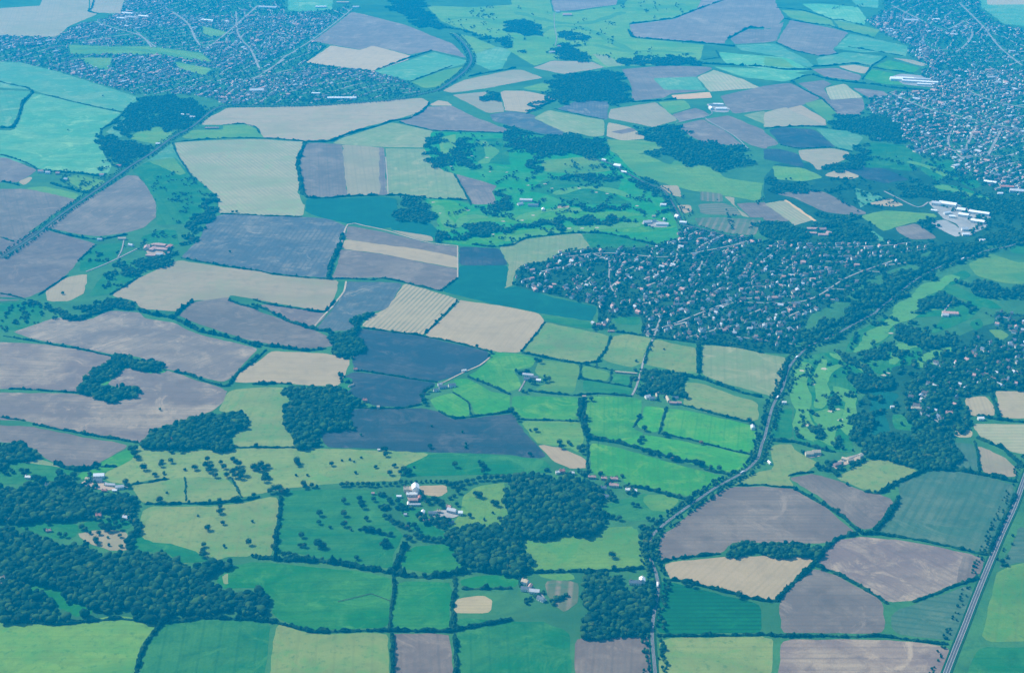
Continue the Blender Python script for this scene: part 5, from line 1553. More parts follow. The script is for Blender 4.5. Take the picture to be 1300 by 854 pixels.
scatter_poly('D1:0,150 400,155 380,235 200,225 60,230 0,210', 60, 6, 10)
scatter_poly('D1:380,340 700,340 660,430 500,440 380,400', 60, 5, 9)
scatter_poly('D1:400,150 640,210 620,255 520,250 420,230', 22, 5, 8)
scatter_poly('D1:0,690 60,700 260,790 300,900 0,950', 160, 7, 11)
scatter_poly('D2:600,230 760,240 770,330 900,350 1050,330 1060,380 990,440 880,420 700,420 640,330', 60, 5, 9)
scatter_poly('C2:430,290 510,290 500,440 600,520 440,450', 26, 4, 8)
scatter_poly('C3:60,350 240,370 235,425 100,430', 14, 5, 8)
scatter_poly('A4:200,20 800,20 800,60 200,60', 30, 5, 8)
scatter_poly('A4:530,570 700,600 800,560 1000,600 900,700 700,690 640,650', 500, 6, 10)
scatter_poly('A4:760,100 960,130 980,200 900,220 800,160', 160, 6, 10)
scatter_poly('A4:800,280 1000,300 1050,420 900,420 780,360', 260, 6, 10)
scatter_poly('B4:1090,260 1300,300 1300,430 1130,430 960,400 1000,330', 200, 6, 10)
scatter_poly('A2:200,470 850,465 700,495 340,525 0,530 0,500', 220, 5, 8)
scatter_poly('D4:1190,560 1300,420 1300,600 1200,650', 14, 4, 7)
scatter_poly('B4:200,330 560,330 640,420 300,430', 190, 6, 10)


# ---------------------------------------------------------------- houses
WALLS = [('white', M['white']), ('cream', M['cream']), ('red brick', M['brick'])]
ROOFS = [('brown', M['brown']), ('grey', M['slate']), ('pink', M['pinkroof']), ('pale', M['grey'])]


def gable(L, W, H, rise=None, eave=.35):
    """returns wall and roof geometry of a ridge-roofed block (long side along x)"""
    rise = rise if rise is not None else W * .33
    wv = [(-L / 2, -W / 2, 0), (L / 2, -W / 2, 0), (L / 2, W / 2, 0), (-L / 2, W / 2, 0),
          (-L / 2, -W / 2, H), (L / 2, -W / 2, H), (L / 2, W / 2, H), (-L / 2, W / 2, H),
          (-L / 2, 0, H + rise), (L / 2, 0, H + rise)]
    wf = [(0, 1, 5, 4), (2, 3, 7, 6), (1, 2, 6, 9, 5), (3, 0, 4, 8, 7)]
    e = eave; k = rise / (W / 2)
    zt = .22
    a = L / 2 + e
    rv = []
    for z in (0, zt):
        rv += [(-a, -W / 2 - e, H - e * k + z + .03), (a, -W / 2 - e, H - e * k + z + .03), (a, 0, H + rise + z + .03),
               (-a, 0, H + rise + z + .03), (a, W / 2 + e, H - e * k + z + .03), (-a, W / 2 + e, H - e * k + z + .03)]
    rf = [(6, 7, 8, 9), (9, 8, 10, 11), (0, 3, 2, 1), (3, 5, 4, 2), (0, 1, 7, 6), (4, 5, 11, 10),
          (1, 2, 8, 7), (2, 4, 10, 8), (3, 0, 6, 9), (5, 3, 9, 11)]
    return wv, wf, rv, rf


def boxgeo(x0, y0, z0, x1, y1, z1):
    v = [(x0, y0, z0), (x1, y0, z0), (x1, y1, z0), (x0, y1, z0), (x0, y0, z1), (x1, y0, z1), (x1, y1, z1), (x0, y1, z1)]
    f = [(0, 3, 2, 1), (4, 5, 6, 7), (0, 1, 5, 4), (1, 2, 6, 5), (2, 3, 7, 6), (3, 0, 4, 7)]
    return v, f


HP = {}
for wi, (wn, wm) in enumerate(WALLS):
    for ri, (rn, rm) in enumerate(ROOFS):
        wv, wf, rv, rf = gable(9.5, 7.2, 5.0, 2.6)
        HP[(wi, ri)] = (mesh_from('wall', wv, wf, wm), mesh_from('roof', rv, rf, rm))
cv, cf = boxgeo(-.5, -.4, 6.4, .5, .4, 8.9)
HP_CH = mesh_from('chimney', [(x + 3.4, y, z) for x, y, z in cv], cf, M['brick'])

ALLH = []      # (py, px, wx, wy, rot, scale, wall, roof, town)
street_v = {}
for line in TOWNS.strip().splitlines():
    nm, dr, hg, rg, dens, s = line.split('|')
    p = extend(pts(s))
    dr = [float(q) for q in dr.split(',')]
    hg, rg, dens = float(hg), float(rg), float(dens)
    w = [ground(*q) for q in p]
    cx = sum(q[0] for q in p) / len(p); cy = sum(q[1] for q in p) / len(p)
    a = Vector(ground(cx, cy)); b = Vector(ground(cx + dr[0] * 20, cy + dr[1] * 20))
    u = (b - a).normalized(); v = Vector((-u.y, u.x))
    ext = max((Vector(q) - a).length for q in w)
    rr = random.Random(len(nm) * 77)
    zs = ZTOP - .06
    nt = 0
    SV = []; SF = []
    dsz = {'village': 230, 'hamlet': 260, 'west_town': 420, 'east_town': 420}[nm]
    keep = {'village': .76, 'hamlet': .66, 'west_town': .86, 'east_town': .86}[nm]
    minx = min(q[0] for q in w); maxx = max(q[0] for q in w); miny = min(q[1] for q in w); maxy = max(q[1] for q in w)
    seeds = []
    yy = miny - dsz / 2
    while yy < maxy + dsz:
        xx = minx - dsz / 2
        while xx < maxx + dsz:
            seeds.append((xx + rr.uniform(-.45, .45) * dsz, yy + rr.uniform(-.45, .45) * dsz, rr.gauss(0, .42),
                          [rr.uniform(0, 6.28) for _ in range(3)], rr.choice((1, 1, 1.1, .3, .6, 1.15))))
            xx += dsz
        yy += dsz
    SA = np.array([(q[0], q[1]) for q in seeds])

    def district(x, y):
        # wavy borders between the districts
        x2 = x + 30 * math.sin(y / 90); y2 = y + 30 * math.sin(x / 70)
        return int(np.argmin((SA[:, 0] - x2) ** 2 + (SA[:, 1] - y2) ** 2))

    for di, (sx, sy, dang, ph, dn) in enumerate(seeds):
        cu = Vector((u.x * math.cos(dang) - u.y * math.sin(dang), u.x * math.sin(dang) + u.y * math.cos(dang)))
        cvv = Vector((-cu.y, cu.x))
        ext2 = dsz * 1.0
        t0 = -ext2 + rr.uniform(0, rg)
        kk = 0
        bend = rr.choice((-1, 1)) * rr.uniform(6, 34)
        while t0 < ext2:
            isstreet = kk % 2 == 0
            s0 = -ext2; prev = None
            while s0 < ext2:
                tt = t0 + bend * math.cos(s0 / dsz * 2.2 + ph[0]) + 5 * math.sin(s0 / 37 + ph[1])
                q = Vector((sx, sy)) + cu * s0 + cvv * tt
                okk = inside(w, q.x, q.y) and district(q.x, q.y) == di
                if okk:
                    mx, my = to_map(q.x, q.y)
                    okk = not rast(OCC, mx, my)
                if okk:
                    if isstreet:
                        i0 = len(SV)
                        hw = 3.8 if 'town' in nm else 2.3
                        SV += [(q.x - cvv.x * hw, q.y - cvv.y * hw, zs), (q.x + cvv.x * hw, q.y + cvv.y * hw, zs)]
                        if prev is not None: SF.append((prev, i0, i0 + 1, prev + 1))
                        prev = i0
                        for sd in (-1, 1):
                            hx = q + cvv * sd * (10 + rr.choice((0, 0, 3, 8, 14)) + rr.uniform(-2, 3)) + cu * rr.uniform(-5, 5)
                            m2 = to_map(hx.x, hx.y)
                            patch = math.sin(hx.x / 210 + 1.7 * math.sin(hx.y / 330)) * math.sin(hx.y / 260 + 1.4 * math.sin(hx.x / 390))
                            if rr.random() < keep * dn * (.12 if (patch > .28 and 'town' in nm) else 1) and not rast(OCC, *m2) and not rast(WOODMASK, *m2) and not rast(ROADMASK, *m2) and inside(w, hx.x, hx.y):
                                rot = math.atan2(cu.y, cu.x) + (0 if rr.random() < .6 else math.pi / 2) + rr.uniform(-.25, .25)
                                wi = rr.choices((0, 1, 2), (.58, .22, .20) if 'town' not in nm else (.36, .24, .40))[0]
                                ri = rr.choices((0, 1, 2, 3), (.44, .26, .18, .12) if 'town' not in nm else (.34, .28, .24, .14))[0]
                                ALLH.append((m2[1], m2[0], hx.x, hx.y, rot, (rr.choice((.6, .75, .9, 1.0, 1.3)) if rr.random() > .05 or 'town' not in nm else rr.uniform(1.9, 3.2)), wi, ri, nm))
                    for _ in range(4):
                        if rr.random() < dens / 4:
                            gx = q + cvv * rr.uniform(-.55, .55) * rg + cu * rr.uniform(-.6, .6) * hg
                            m2 = to_map(gx.x, gx.y)
                            if not rast(OCC, *m2) and not rast(ROADMASK, *m2) and not rast(WOODMASK, *m2):
                                sz = rr.choice((4, 5, 6, 7, 8, 9.5, 11))
                                FARLOOSE.append(crown_entry(gx.x, gx.y, sz * .5, sz)); nt += 1
                else:
                    prev = None
                s0 += hg * rr.uniform(.85, 1.2)
            t0 += rg; kk += 1
    if SF:
        tag(link('street', mesh_from('street', SV, SF, M['street'])), 'pale residential streets of the ' + nm.replace('_', ' '), kind='structure')
    print(nm, 'houses', sum(1 for h in ALLH if h[8] == nm), 'trees', nt)

vis = [h for h in ALLH if 0 < h[1] < 1300 and 0 < h[0] < 860]
vis.sort(key=lambda h: -h[0])
things = vis[:292]
tset = set(id(h) for h in things)
TOWNNAME = {'village': 'leafy village', 'hamlet': 'wooded hamlet', 'east_town': 'right hand town', 'west_town': 'far left town'}
grp = {}
for h in things:
    grp.setdefault((h[8], h[6], h[7]), []).append(h)
for (town, wi, ri), hs in grp.items():
    hs.sort(key=lambda h: h[1])
    for k, h in enumerate(hs):
        py, px, x, y, rot, sc, _, _, _ = h
        root = empty('house', (x, y, ZTOP * .5), rot)
        root.scale = (sc, sc, 1)
        tag(root, '%s walled house with %s roof in the %s, %s such from the left' % (
            WALLS[wi][0], ROOFS[ri][0], TOWNNAME[town], ordinal(k + 1)), 'house', 'houses of the ' + TOWNNAME[town])
        link('wall', HP[(wi, ri)][0], root)
        rf_ = link('roof', HP[(wi, ri)][1], root)
        link('chimney', HP_CH, rf_)
# the far rest: one mass
wv, wf, rv, rf = gable(9.5, 7.2, 5.0, 2.6)
Vb = np.array(wv + rv)
tri = []
mi = []
nw = len(wv)
for f in wf:
    for k in range(1, len(f) - 1):
        tri.append((f[0], f[k], f[k + 1])); mi.append(0)
for f in rf[:2] + rf[4:6]:
    for k in range(1, len(f) - 1):
        tri.append(tuple(q + nw for q in (f[0], f[k], f[k + 1]))); mi.append(1)
tri = np.array(tri); mi = np.array(mi)
Vs = []; Fs = []; MI = []; off = 0
for h in ALLH:
    if id(h) in tset: continue
    py, px, x, y, rot, sc, wi, ri, nm = h
    c, s = math.cos(rot), math.sin(rot)
    W = Vb.copy()
    W[:, 0] = (Vb[:, 0] * c - Vb[:, 1] * s) * sc + x
    W[:, 1] = (Vb[:, 0] * s + Vb[:, 1] * c) * sc + y
    Vs.append(W); Fs.append(tri + off); off += len(W)
    MI.append(np.where(mi == 0, wi, 3 + ri))
me = mesh_from('distant_houses', np.vstack(Vs), np.vstack(Fs), [WALLS[0][1], WALLS[1][1], WALLS[2][1]] + [r_[1] for r_ in ROOFS],
               mi=np.concatenate(MI))
tag(link('distant_houses', me), 'mass of small houses filling the far villages and towns', 'houses', kind='stuff')

near = [t for t in FARLOOSE if t[1] < 3300]
farr = [t for t in FARLOOSE if t[1] >= 3300]
tag(link('scattered_trees', merge_crowns(near, CROWN_MID, 'scattered_trees', M['wood'])),
    'loose trees and bushes along roads, gardens and farmsteads', 'trees', kind='stuff')
tag(link('distant_trees', merge_crowns(farr, CROWN_FAR, 'distant_trees', M['wood'])),
    'far trees among the towns, golf courses and parks', 'trees', kind='stuff')
print('loose crowns', len(near), len(farr))

# ---------------------------------------------------------------- farm buildings and other big roofs
# tile x,y | length width wall-height | turn deg | wall | roof | name | label
BUILD = """
D1|497,175|18 9 5|4|white|metal|barn|big white roofed barn at the top of the yard by the plough
D1|490,198|15 8 4|4|grey|slate|barn|grey barn just below the big white roofed barn
D1|440,192|8 6 4|-20|tan|tan|shed|small sandy shed on the bare yard by the plough
D1|552,219|17 5 3|-6|white|grey|shed|long low pale shed right of the barn yard
D1|600,231|14 7 4|12|white|grey|barn|pale barn at the right end of the barn yard
D1|575,248|8 4 3|0|white|metal|shed|small white shed below the barn yard
D1|523,248|9 4 3|0|brick|redroof|cottage|red roofed cottage below the barn yard
D1|143,182|10 6 4|-10|white|white|cottage|white cottage in the garden at the left edge
D1|241,222|9 6 4|10|white|slate|cottage|grey roofed cottage above the dark plantation band
D1|250,246|8 5 3|0|white|white|cottage|small white cottage beside the dark plantation band
D1|495,373|9 7 4|0|brick|redroof|cottage|red roofed cottage below the dark plantation band
D1|634,384|12 7 4|-20|white|grey|bungalow|pale roofed bungalow beside the shelter belt
D1|620,347|8 5 3|-10|white|slate|cottage|grey cottage tucked above the pale roofed bungalow
D1|245,448|8 5 3|10|brick|pinkroof|cottage|pinkish cottage in the orchard strip
D1|8,692|11 8 5|25|cream|tan|cottage|cream house at the bottom left edge
D1|16,722|10 8 5|20|white|pinkroof|cottage|pink roofed house at the bottom left edge
D2|818,240|12 16 9|6|white|metal|manor_house|tall white manor house with broad pale roof in the park
D2|772,243|9 9 6|6|cream|tan|manor_wing|cream wing on the left of the white manor house
D2|800,268|18 7 5|2|white|white|manor_wing|low white range in front of the manor house
D2|806,296|16 6 4|2|brick|pinkroof|stable_block|long pink roofed stable block below the manor house
D2|838,285|5 9 4|2|brick|redroof|stable_block|short red roofed range at the end of the stables
D2|812,318|20 4 3|2|white|grey|shed|long pale shed under the stable block
D2|781,314|3 10 3|2|white|white|shed|narrow white shed left of the stables
D2|735,277|8 4 3|0|white|metal|shed|small white outbuilding left of the manor house
D2|767,368|5 4 3|0|white|grey|shed|tiny pale shed below the stables
D2|854,358|6 8 4|-10|white|metal|barn|white barn between the manor and the farm
D2|905,362|14 7 4|-6|grey|slate|barn|blue grey roofed barn of the manor farm
D2|935,352|6 5 4|-6|cream|tan|cottage|cream cottage beside the blue grey barn
D2|872,396|10 3 3|0|brick|pinkroof|shed|long pink shed below the manor farm
D2|1000,350|16 8 5|-25|grey|grey|barn|large grey barn at the right of the manor farm
D2|985,332|8 6 5|-25|brick|pinkroof|cottage|pink cottage above the large grey barn
D2|1043,361|7 7 5|0|white|metal|silo_shed|small white block at the right end of the manor farm
D2|995,408|9 5 3|30|grey|slate|shed|grey shed among the trees below the manor farm
D2|635,45|5 3 3|0|white|white|shed|tiny white hut at the foot of the dark field
D2|605,262|5 4 3|0|brick|pinkroof|shed|tiny pink hut left of the manor garden
D3|290,152|9 7 5|10|brick|redroof|cottage|red roofed cottage on the top edge of the big wood
D3|268,158|7 5 4|10|white|white|cottage|white cottage beside the red roofed one on the wood edge
D3|340,161|8 5 4|0|white|white|cottage|white cottage on the wood edge, middle of the row
D3|440,181|13 5 4|-6|brick|pinkroof|cottage|pink roofed terrace right of the upright hedge
D3|500,188|10 5 4|-6|brick|pinkroof|cottage|pink roofed cottage behind the garden trees by the wood
D3|550,190|13 6 4|-6|brick|pinkroof|cottage|longer pink roofed cottage right of the garden trees
D3|550,222|16 7 4|-8|cream|pinkroof|cottage|broad pink roofed house in front of the cottage row
D3|498,235|10 6 4|-8|white|slate|cottage|grey roofed house at the left of the lower cottages
D3|620,245|9 6 4|-8|white|white|cottage|white house near the right end of the cottages
D3|654,250|7 6 4|-8|white|white|cottage|small white house at the right end of the cottages
D3|500,278|16 7 4|-8|white|slate|barn|long blue grey barn below the cottages
D3|655,708|18 8 4|-4|white|slate|house|blue grey roofed house in the trees by the road
D3|690,698|9 10 5|-4|white|metal|house|white house in the trees by the road
D3|105,705|10 8 5|-30|white|tan|cottage|cream cottage left of the garden plots
D3|108,740|14 8 4|-10|white|slate|barn|grey barn left of the garden plots
D3|152,752|15 8 4|-10|white|grey|barn|pale grey barn below the garden plots
D3|185,790|12 7 4|-40|white|slate|barn|slate roofed barn at the bottom of the garden plots
D3|130,728|5 9 4|-20|brick|pinkroof|shed|pink shed between the barns of the garden plots
D4|265,66|14 8 5|5|cream|tan|barn|left block of the sandy farm by the road fork
D4|300,58|14 9 5|5|cream|tan|barn|right block of the sandy farm by the road fork
D4|405,118|14 7 4|25|brick|pinkroof|barn|pinkish barn above the kite shaped plough
D4|445,92|12 6 4|-30|cream|tan|barn|sandy barn at the middle of the kite farm
D4|470,98|12 5 4|22|cream|tan|barn|narrow sandy barn right of the middle one
D4|520,76|9 7 5|40|cream|cream|barn|cream barn at the right end of the kite farm
D4|578,70|8 4 3|0|white|white|cottage|small white cottage on the dark wood edge
D4|712,90|12 5 3|-8|white|white|cottage|white cottage above the pasture behind the kite
D4|950,122|10 6 4|0|brick|pinkroof|cottage|pink roofed cottage above the teal crop
D4|66,108|4 8 3|20|white|metal|shed|white shed beside the road fork
C4|100,518|8 5 4|0|white|white|shed|white hut beside the heath golf course
C4|235,770|14 7 4|0|cream|tan|barn|far sandy barn under the heath golf course
C4|760,547|18 7 4|-6|cream|tan|house|long cream house beside the pitch among trees
C4|925,572|13 8 5|-10|brick|pinkroof|house|pink roofed house left of the stubbles
C4|1083,598|11 7 4|0|white|white|barn|white barn on the hedge of the stubbles
C4|640,540|7 4 4|0|white|white|shed|white hut left of the pitch
C4|930,72|34 14 5|-8|cream|pinkroof|club_house|long sandy club house at the end of its drive
C4|905,82|14 8 4|-8|white|grey|club_annex|pale annex left of the club house
B4|918,236|46 22 8|-28|white|metal|warehouse|largest white warehouse of the works
B4|862,232|24 20 7|-22|white|grey|warehouse|white warehouse at the left end of the works
B4|985,265|22 12 6|-28|white|metal|warehouse|white warehouse behind the middle of the works
B4|1075,280|52 16 7|-28|white|metal|warehouse|long white warehouse at the far right of the works
B4|998,290|26 18 7|-28|white|metal|warehouse|squarish white warehouse in the middle of the works
B4|1068,322|34 17 7|-28|white|metal|warehouse|broad white warehouse nearest the trees on the right
B4|915,280|20 7 5|20|white|metal|warehouse|small white unit left of the works
B4|940,298|16 7 5|-20|white|metal|warehouse|small white unit above the works car park
B4|850,268|16 6 4|-28|white|metal|warehouse|low white unit at the top of the works car park
B4|1003,362|16 10 5|0|white|grey|warehouse|pale grey unit below the works
B4|1008,388|18 8 5|0|white|metal|warehouse|white unit lowest of the works
B4|1090,418|14 7 5|0|white|metal|warehouse|white unit by the trees below the works
B4|1130,126|34 14 6|-30|white|metal|warehouse|white shed beyond the watermeadow
B4|1215,150|36 14 6|-10|brick|redroof|warehouse|red roofed hall beyond the watermeadow
B4|1265,170|40 20 7|-15|grey|grey|warehouse|grey hall right of the red roofed hall
B4|1180,183|14 8 4|0|white|metal|warehouse|small white unit below the red roofed hall
B4|240,358|26 12 4|-4|brick|pinkroof|courtyard_block|top left block of the pink brick cluster above the village
B4|235,380|26 10 4|-4|brick|pinkroof|courtyard_block|bottom left block of the pink brick cluster above the village
B4|290,362|20 10 4|10|brick|pinkroof|courtyard_block|top right block of the pink brick cluster above the village
B4|295,388|24 12 4|-4|brick|pinkroof|courtyard_block|bottom middle block of the pink brick cluster above the village
B4|325,382|14 12 4|-40|brick|pinkroof|courtyard_block|right end block of the pink brick cluster above the village
B3|790,335|32 14 5|-4|white|grey|school|long pale school hall in the fairways above the village
B3|715,326|20 12 4|8|grey|grey|school|left grey school block in the fairways above the village
B3|750,320|12 8 4|0|white|slate|school|small school block between the two larger ones
B3|800,312|6 12 4|0|white|grey|school|narrow block at the end of the school hall
B3|110,215|34 14 5|-6|white|grey|golf_lodge|pale golf lodge at the left of the fairways
B3|145,240|28 12 5|-4|grey|slate|golf_lodge|grey golf lodge just below the pale one
B3|80,235|16 9 4|30|white|grey|golf_lodge|small pale hut left of the golf lodges
B3|195,262|8 14 4|0|white|metal|golf_lodge|narrow white hut right of the golf lodges
B3|795,240|16 8 5|0|white|metal|roadside_house|white roadside house above the school
B3|865,298|10 12 5|30|white|metal|roadside_house|white roadside house beside the allotments
B3|895,328|18 7 5|-14|white|metal|roadside_house|long white roadside shed beside the allotments
B3|748,296|9 5 4|0|cream|tan|roadside_house|cream hut above the school
B3|567,45|22 12 6|-30|white|metal|roadside_barn|white barn beside the road above the golf course
B3|600,75|18 6 4|-35|white|metal|roadside_barn|narrow white shed down the road from the white barn
B3|500,15|14 6 4|-35|white|metal|roadside_barn|white shed up the road from the white barn
A3|1070,525|34 10 6|-4|white|metal|farm_hall|long white hall of the far farm, topmost
A3|1085,547|38 12 6|-4|white|metal|farm_hall|long white hall of the far farm, lower one
A3|1035,545|12 22 6|10|white|metal|farm_hall|white hall standing end on at the left of the far farm
A3|1045,527|30 9 5|-4|white|slate|farm_hall|grey green roofed hall of the far farm
A3|315,77|40 26 6|0|cream|pinkroof|far_manor|pale pinkish block of the manor in the far park
A3|268,62|18 10 6|0|white|grey|far_manor|small pale house left of the far park manor
A3|240,265|22 10 5|0|white|grey|far_farm|pale farm house in front of the park clump
A3|275,235|14 8 5|0|white|pinkroof|far_farm|pinkish farm house in front of the park clump
C3|120,380|22 6 4|-14|white|grey|barn|long pale barn in the pasture left of the hedge cross
C3|150,392|16 6 4|-14|brick|slate|barn|slate barn just below the long pale barn
C3|172,407|9 6 4|-10|white|metal|barn|bright white shed at the end of the long pale barn
C3|115,400|12 6 4|-14|grey|slate|barn|grey shed left of the bright white shed
C3|610,368|44 3 3|-12|tan|tan|glasshouse|long thin sandy shed beside the white lane
C3|765,400|26 9 5|0|white|slate|country_house|blue grey roofed country house inside the clump by the lane
C3|760,466|38 3 3|-10|cream|tan|courtyard_range|long cream top range of the courtyard farm
C3|762,482|3 14 3|0|cream|tan|courtyard_range|narrow left inner range of the courtyard farm
C3|818,500|5 20 4|8|cream|tan|courtyard_range|upright cream range of the courtyard farm
C3|718,490|10 9 4|20|white|grey|courtyard_range|pale barn at the left of the courtyard farm
C3|740,497|10 7 4|0|grey|slate|courtyard_range|slate barn left in the courtyard farm
C3|845,520|14 5 4|-8|brick|pinkroof|courtyard_range|pink roofed range right of the courtyard farm
C3|875,520|9 5 4|-8|brick|pinkroof|courtyard_range|small pink roofed shed at the right end of the courtyard farm
C3|855,493|12 5 3|0|white|slate|courtyard_range|grey shed above the pink roofed range
C3|445,120|6 8 4|40|white|grey|cottage|pale cottage at the left end of the village edge
C3|470,128|8 6 4|0|brick|pinkroof|cottage|pink cottage second in the village edge row
C3|495,132|10 7 4|-10|brick|pinkroof|cottage|pink cottage third in the village edge row
C3|520,108|6 8 4|20|cream|tan|cottage|cream cottage above the village edge row
C3|535,161|14 4 3|0|brick|pinkroof|cottage|low pink cottage on the lane below the village edge
C3|1243,642|7 12 4|0|white|grey|shed|pale shed by the main road gate
C3|400,487|7 4 3|0|brick|tan|shed|little shed where the lanes meet
C2|940,428|9 5 4|20|white|grey|farmhouse|pale farmhouse at the left of the dark field farm
C2|955,440|16 5 4|15|grey|slate|barn|slate barn below the pale farmhouse
C2|1000,432|14 8 4|15|white|slate|barn|blue grey barn at the right of the dark field farm
C2|920,455|10 6 4|15|white|slate|barn|low slate shed at the bottom of the dark field farm
C2|1060,358|9 5 3|15|white|white|barn|white shed on the lane between dark field and pasture
C2|518,352|8 5 4|0|brick|redroof|cottage|red roofed cottage on the corner of the dark field
C2|495,432|4 13 3|-45|cream|tan|barn|narrow sandy barn beside the square wood
C2|502,293|6 4 3|0|brick|redroof|shed|small red shed above the red roofed cottage
C2|566,508|8 6 5|0|brick|redroof|cottage|red roofed cottage at the tip of the square wood
C2|478,503|5 5 4|0|white|slate|shed|pale hut on the edge of the square wood
C2|632,540|5 5 4|0|cream|tan|shed|cream hut below the tip of the square wood
B1|800,440|34 11 5|-12|brick|pinkroof|farm_range|top range of the large pink farm by the brook
B1|810,462|30 10 5|-12|brick|pinkroof|farm_range|middle range of the large pink farm by the brook
B1|765,460|11 24 5|-12|brick|pinkroof|farm_range|upright left range of the large pink farm by the brook
B1|845,450|12 24 5|-12|brick|redroof|farm_range|upright right range of the large pink farm by the brook
B1|735,455|14 18 5|10|cream|pinkroof|farm_range|pale pink house left of the large pink farm
B1|755,492|24 9 4|-8|brick|pinkroof|farm_range|lowest range of the large pink farm by the brook
B1|800,488|16 8 4|-8|white|grey|farm_range|white shed below the large pink farm
B1|612,408|20 8 4|0|cream|tan|farm_range|cream house above the brook paddock
B1|655,440|14 7 4|-30|white|grey|farm_range|pale cottage between the brook paddocks
B1|500,412|12 6 4|0|white|grey|farm_range|pale cottage on the hedge below the cutting
B1|205,72|16 8 5|0|white|pinkroof|lane_cottage|pink roofed house at the left of the cottages above the cutting
B1|240,78|14 8 5|0|white|grey|lane_cottage|pale house among the cottages above the cutting
B1|290,82|12 7 5|0|brick|pinkroof|lane_cottage|brick house among the cottages above the cutting
B1|510,90|12 8 5|0|white|pinkroof|lane_cottage|pink roofed house at the corner of the small paddock
B1|595,45|14 8 5|0|brick|redroof|lane_cottage|red brick house under the valley wood
B1|330,112|10 8 5|0|white|grey|lane_cottage|pale house beside the paddock among the cottages
A1|930,578|34 10 5|-20|white|metal|roadside_hall|white hall beside the cutting below the far town
A1|965,590|20 9 5|-20|white|grey|roadside_hall|pale hall right of the white one beside the cutting
A1|790,722|12 7 4|0|white|metal|roadside_hall|white hut at the corner of the far small paddock
A1|1060,642|44 6 4|3|brick|pinkroof|long_terrace|long terrace along the green strip by the cutting
A2|450,494|100 14 7|1|white|metal|long_shed|very long white shed by the railway under the estate
A2|320,471|30 10 6|0|white|metal|long_shed|short white shed above the very long one
A2|345,37|50 14 6|4|white|metal|school_hall|white school hall beyond the far green
A2|455,15|60 16 6|-3|cream|tan|school_hall|sandy school hall beyond the far green
A2|520,38|30 18 6|-3|white|grey|school_hall|pale school hall at the head of the town road
A2|80,40|90 22 7|-14|white|grey|factory|long pale factory roof at the back of the far town
A2|25,455|50 26 7|4|white|grey|factory|pale factory roof under the far town
A1|640,70|60 16 6|-24|white|metal|factory|upper white roof of the far factory estate
A1|660,90|70 16 6|-24|white|grey|factory|middle pale roof of the far factory estate
A1|610,95|50 14 6|-24|white|metal|factory|left white roof of the far factory estate
A1|720,85|50 18 6|-24|white|metal|factory|right white roof of the far factory estate
A1|1040,105|60 18 6|-24|white|metal|factory|white roof beside the school playing field
A4|660,398|44 30 8|-8|white|metal|works_hall|brightest white hall left end of the far works
A4|710,395|70 16 7|-14|white|metal|works_hall|long white hall second from the left of the far works
A4|745,410|80 14 7|-14|white|metal|works_hall|long white hall in front of the second one of the far works
A4|790,400|60 14 7|-14|white|grey|works_hall|pale hall in the middle of the far works
A4|830,415|56 16 7|-14|white|metal|works_hall|white hall at the right end of the far works
A4|800,425|50 12 6|-14|white|metal|works_hall|narrow white hall at the front of the far works
A4|735,105|60 24 7|-10|cream|grey|works_hall|pale hall far back in the right hand town
A4|860,100|30 14 6|0|white|metal|works_hall|white hall far back on the hill of the right hand town
"""
ZB = ZTOP * .5
GEOC = {}


def building(x, y, L, W, H, rot, wall, roof, name, label):
    root = empty(name, (x, y, ZB), rot)
    cat = name.replace('_', ' ')
    tag(root, label, cat)
    big = max(L, W) > 22
    if L >= W: gl, gw, tr = L, W, 0
    else: gl, gw, tr = W, L, 1
    rise = gw * (.16 if big else .36)
    wv, wf, rv, rf = gable(gl, gw, H, rise)
    rotv = (lambda vs: [(-b, a, c) for a, b, c in vs]) if tr else (lambda vs: vs)
    link('wall', mesh_from('wall', rotv(wv), wf, M[wall]), root)
    ro = link('roof', mesh_from('roof', rotv(rv), rf, M[roof]), root)
    # door and windows stand 3 cm proud of the long walls
    near = scale_at(to_map(x, y)[1]) > .5
    if near or name in ('warehouse',):
        n = max(2, min(5, int(gl / 3.5)))
        for sgn in (-1, 1):
            for k in range(n):
                cx_ = -gl / 2 + gl * (k + .5) / n
                if k == n // 2 and sgn == -1:
                    v, f = boxgeo(cx_ - .7, sgn * gw / 2 - .03, 0, cx_ + .7, sgn * gw / 2 + .03, 2.2)
                    link('door', mesh_from('door', rotv(v), f, M['door']), root)
                else:
                    for z in ([1.0] if H < 5 else [1.0, 3.6]):
                        v, f = boxgeo(cx_ - .6, sgn * gw / 2 - .04, z, cx_ + .6, sgn * gw / 2 + .04, z + 1.1)
                        link('window', mesh_from('window', rotv(v), f, M['window']), root)
        if name in ('cottage', 'house', 'manor_house', 'manor_wing', 'farmhouse', 'bungalow', 'country_house', 'lane_cottage'):
            for sx in (-1, 1):
                v, f = boxgeo(sx * gl * .36 - .5, -.45, H + rise * .8, sx * gl * .36 + .5, .45, H + rise + 1.6)
                link('chimney', mesh_from('chimney', rotv(v), f, M['brick']), ro)
    return root


for line in BUILD.strip().splitlines():
    tile, xy, dims, deg, wall, roof, name, label = line.split('|')
    x0, y0 = TILE[tile]
    a, b = [float(q) for q in xy.split(',')]
    L, W, H = [float(q) for q in dims.split()]
    py = y0 + b / S_
    wx, wy = ground(x0 + a / S_, py + H * .4 * scale_at(py))
    building(wx, wy, L, W, H, math.radians(float(deg) * 1.0), wall, roof, name, label)

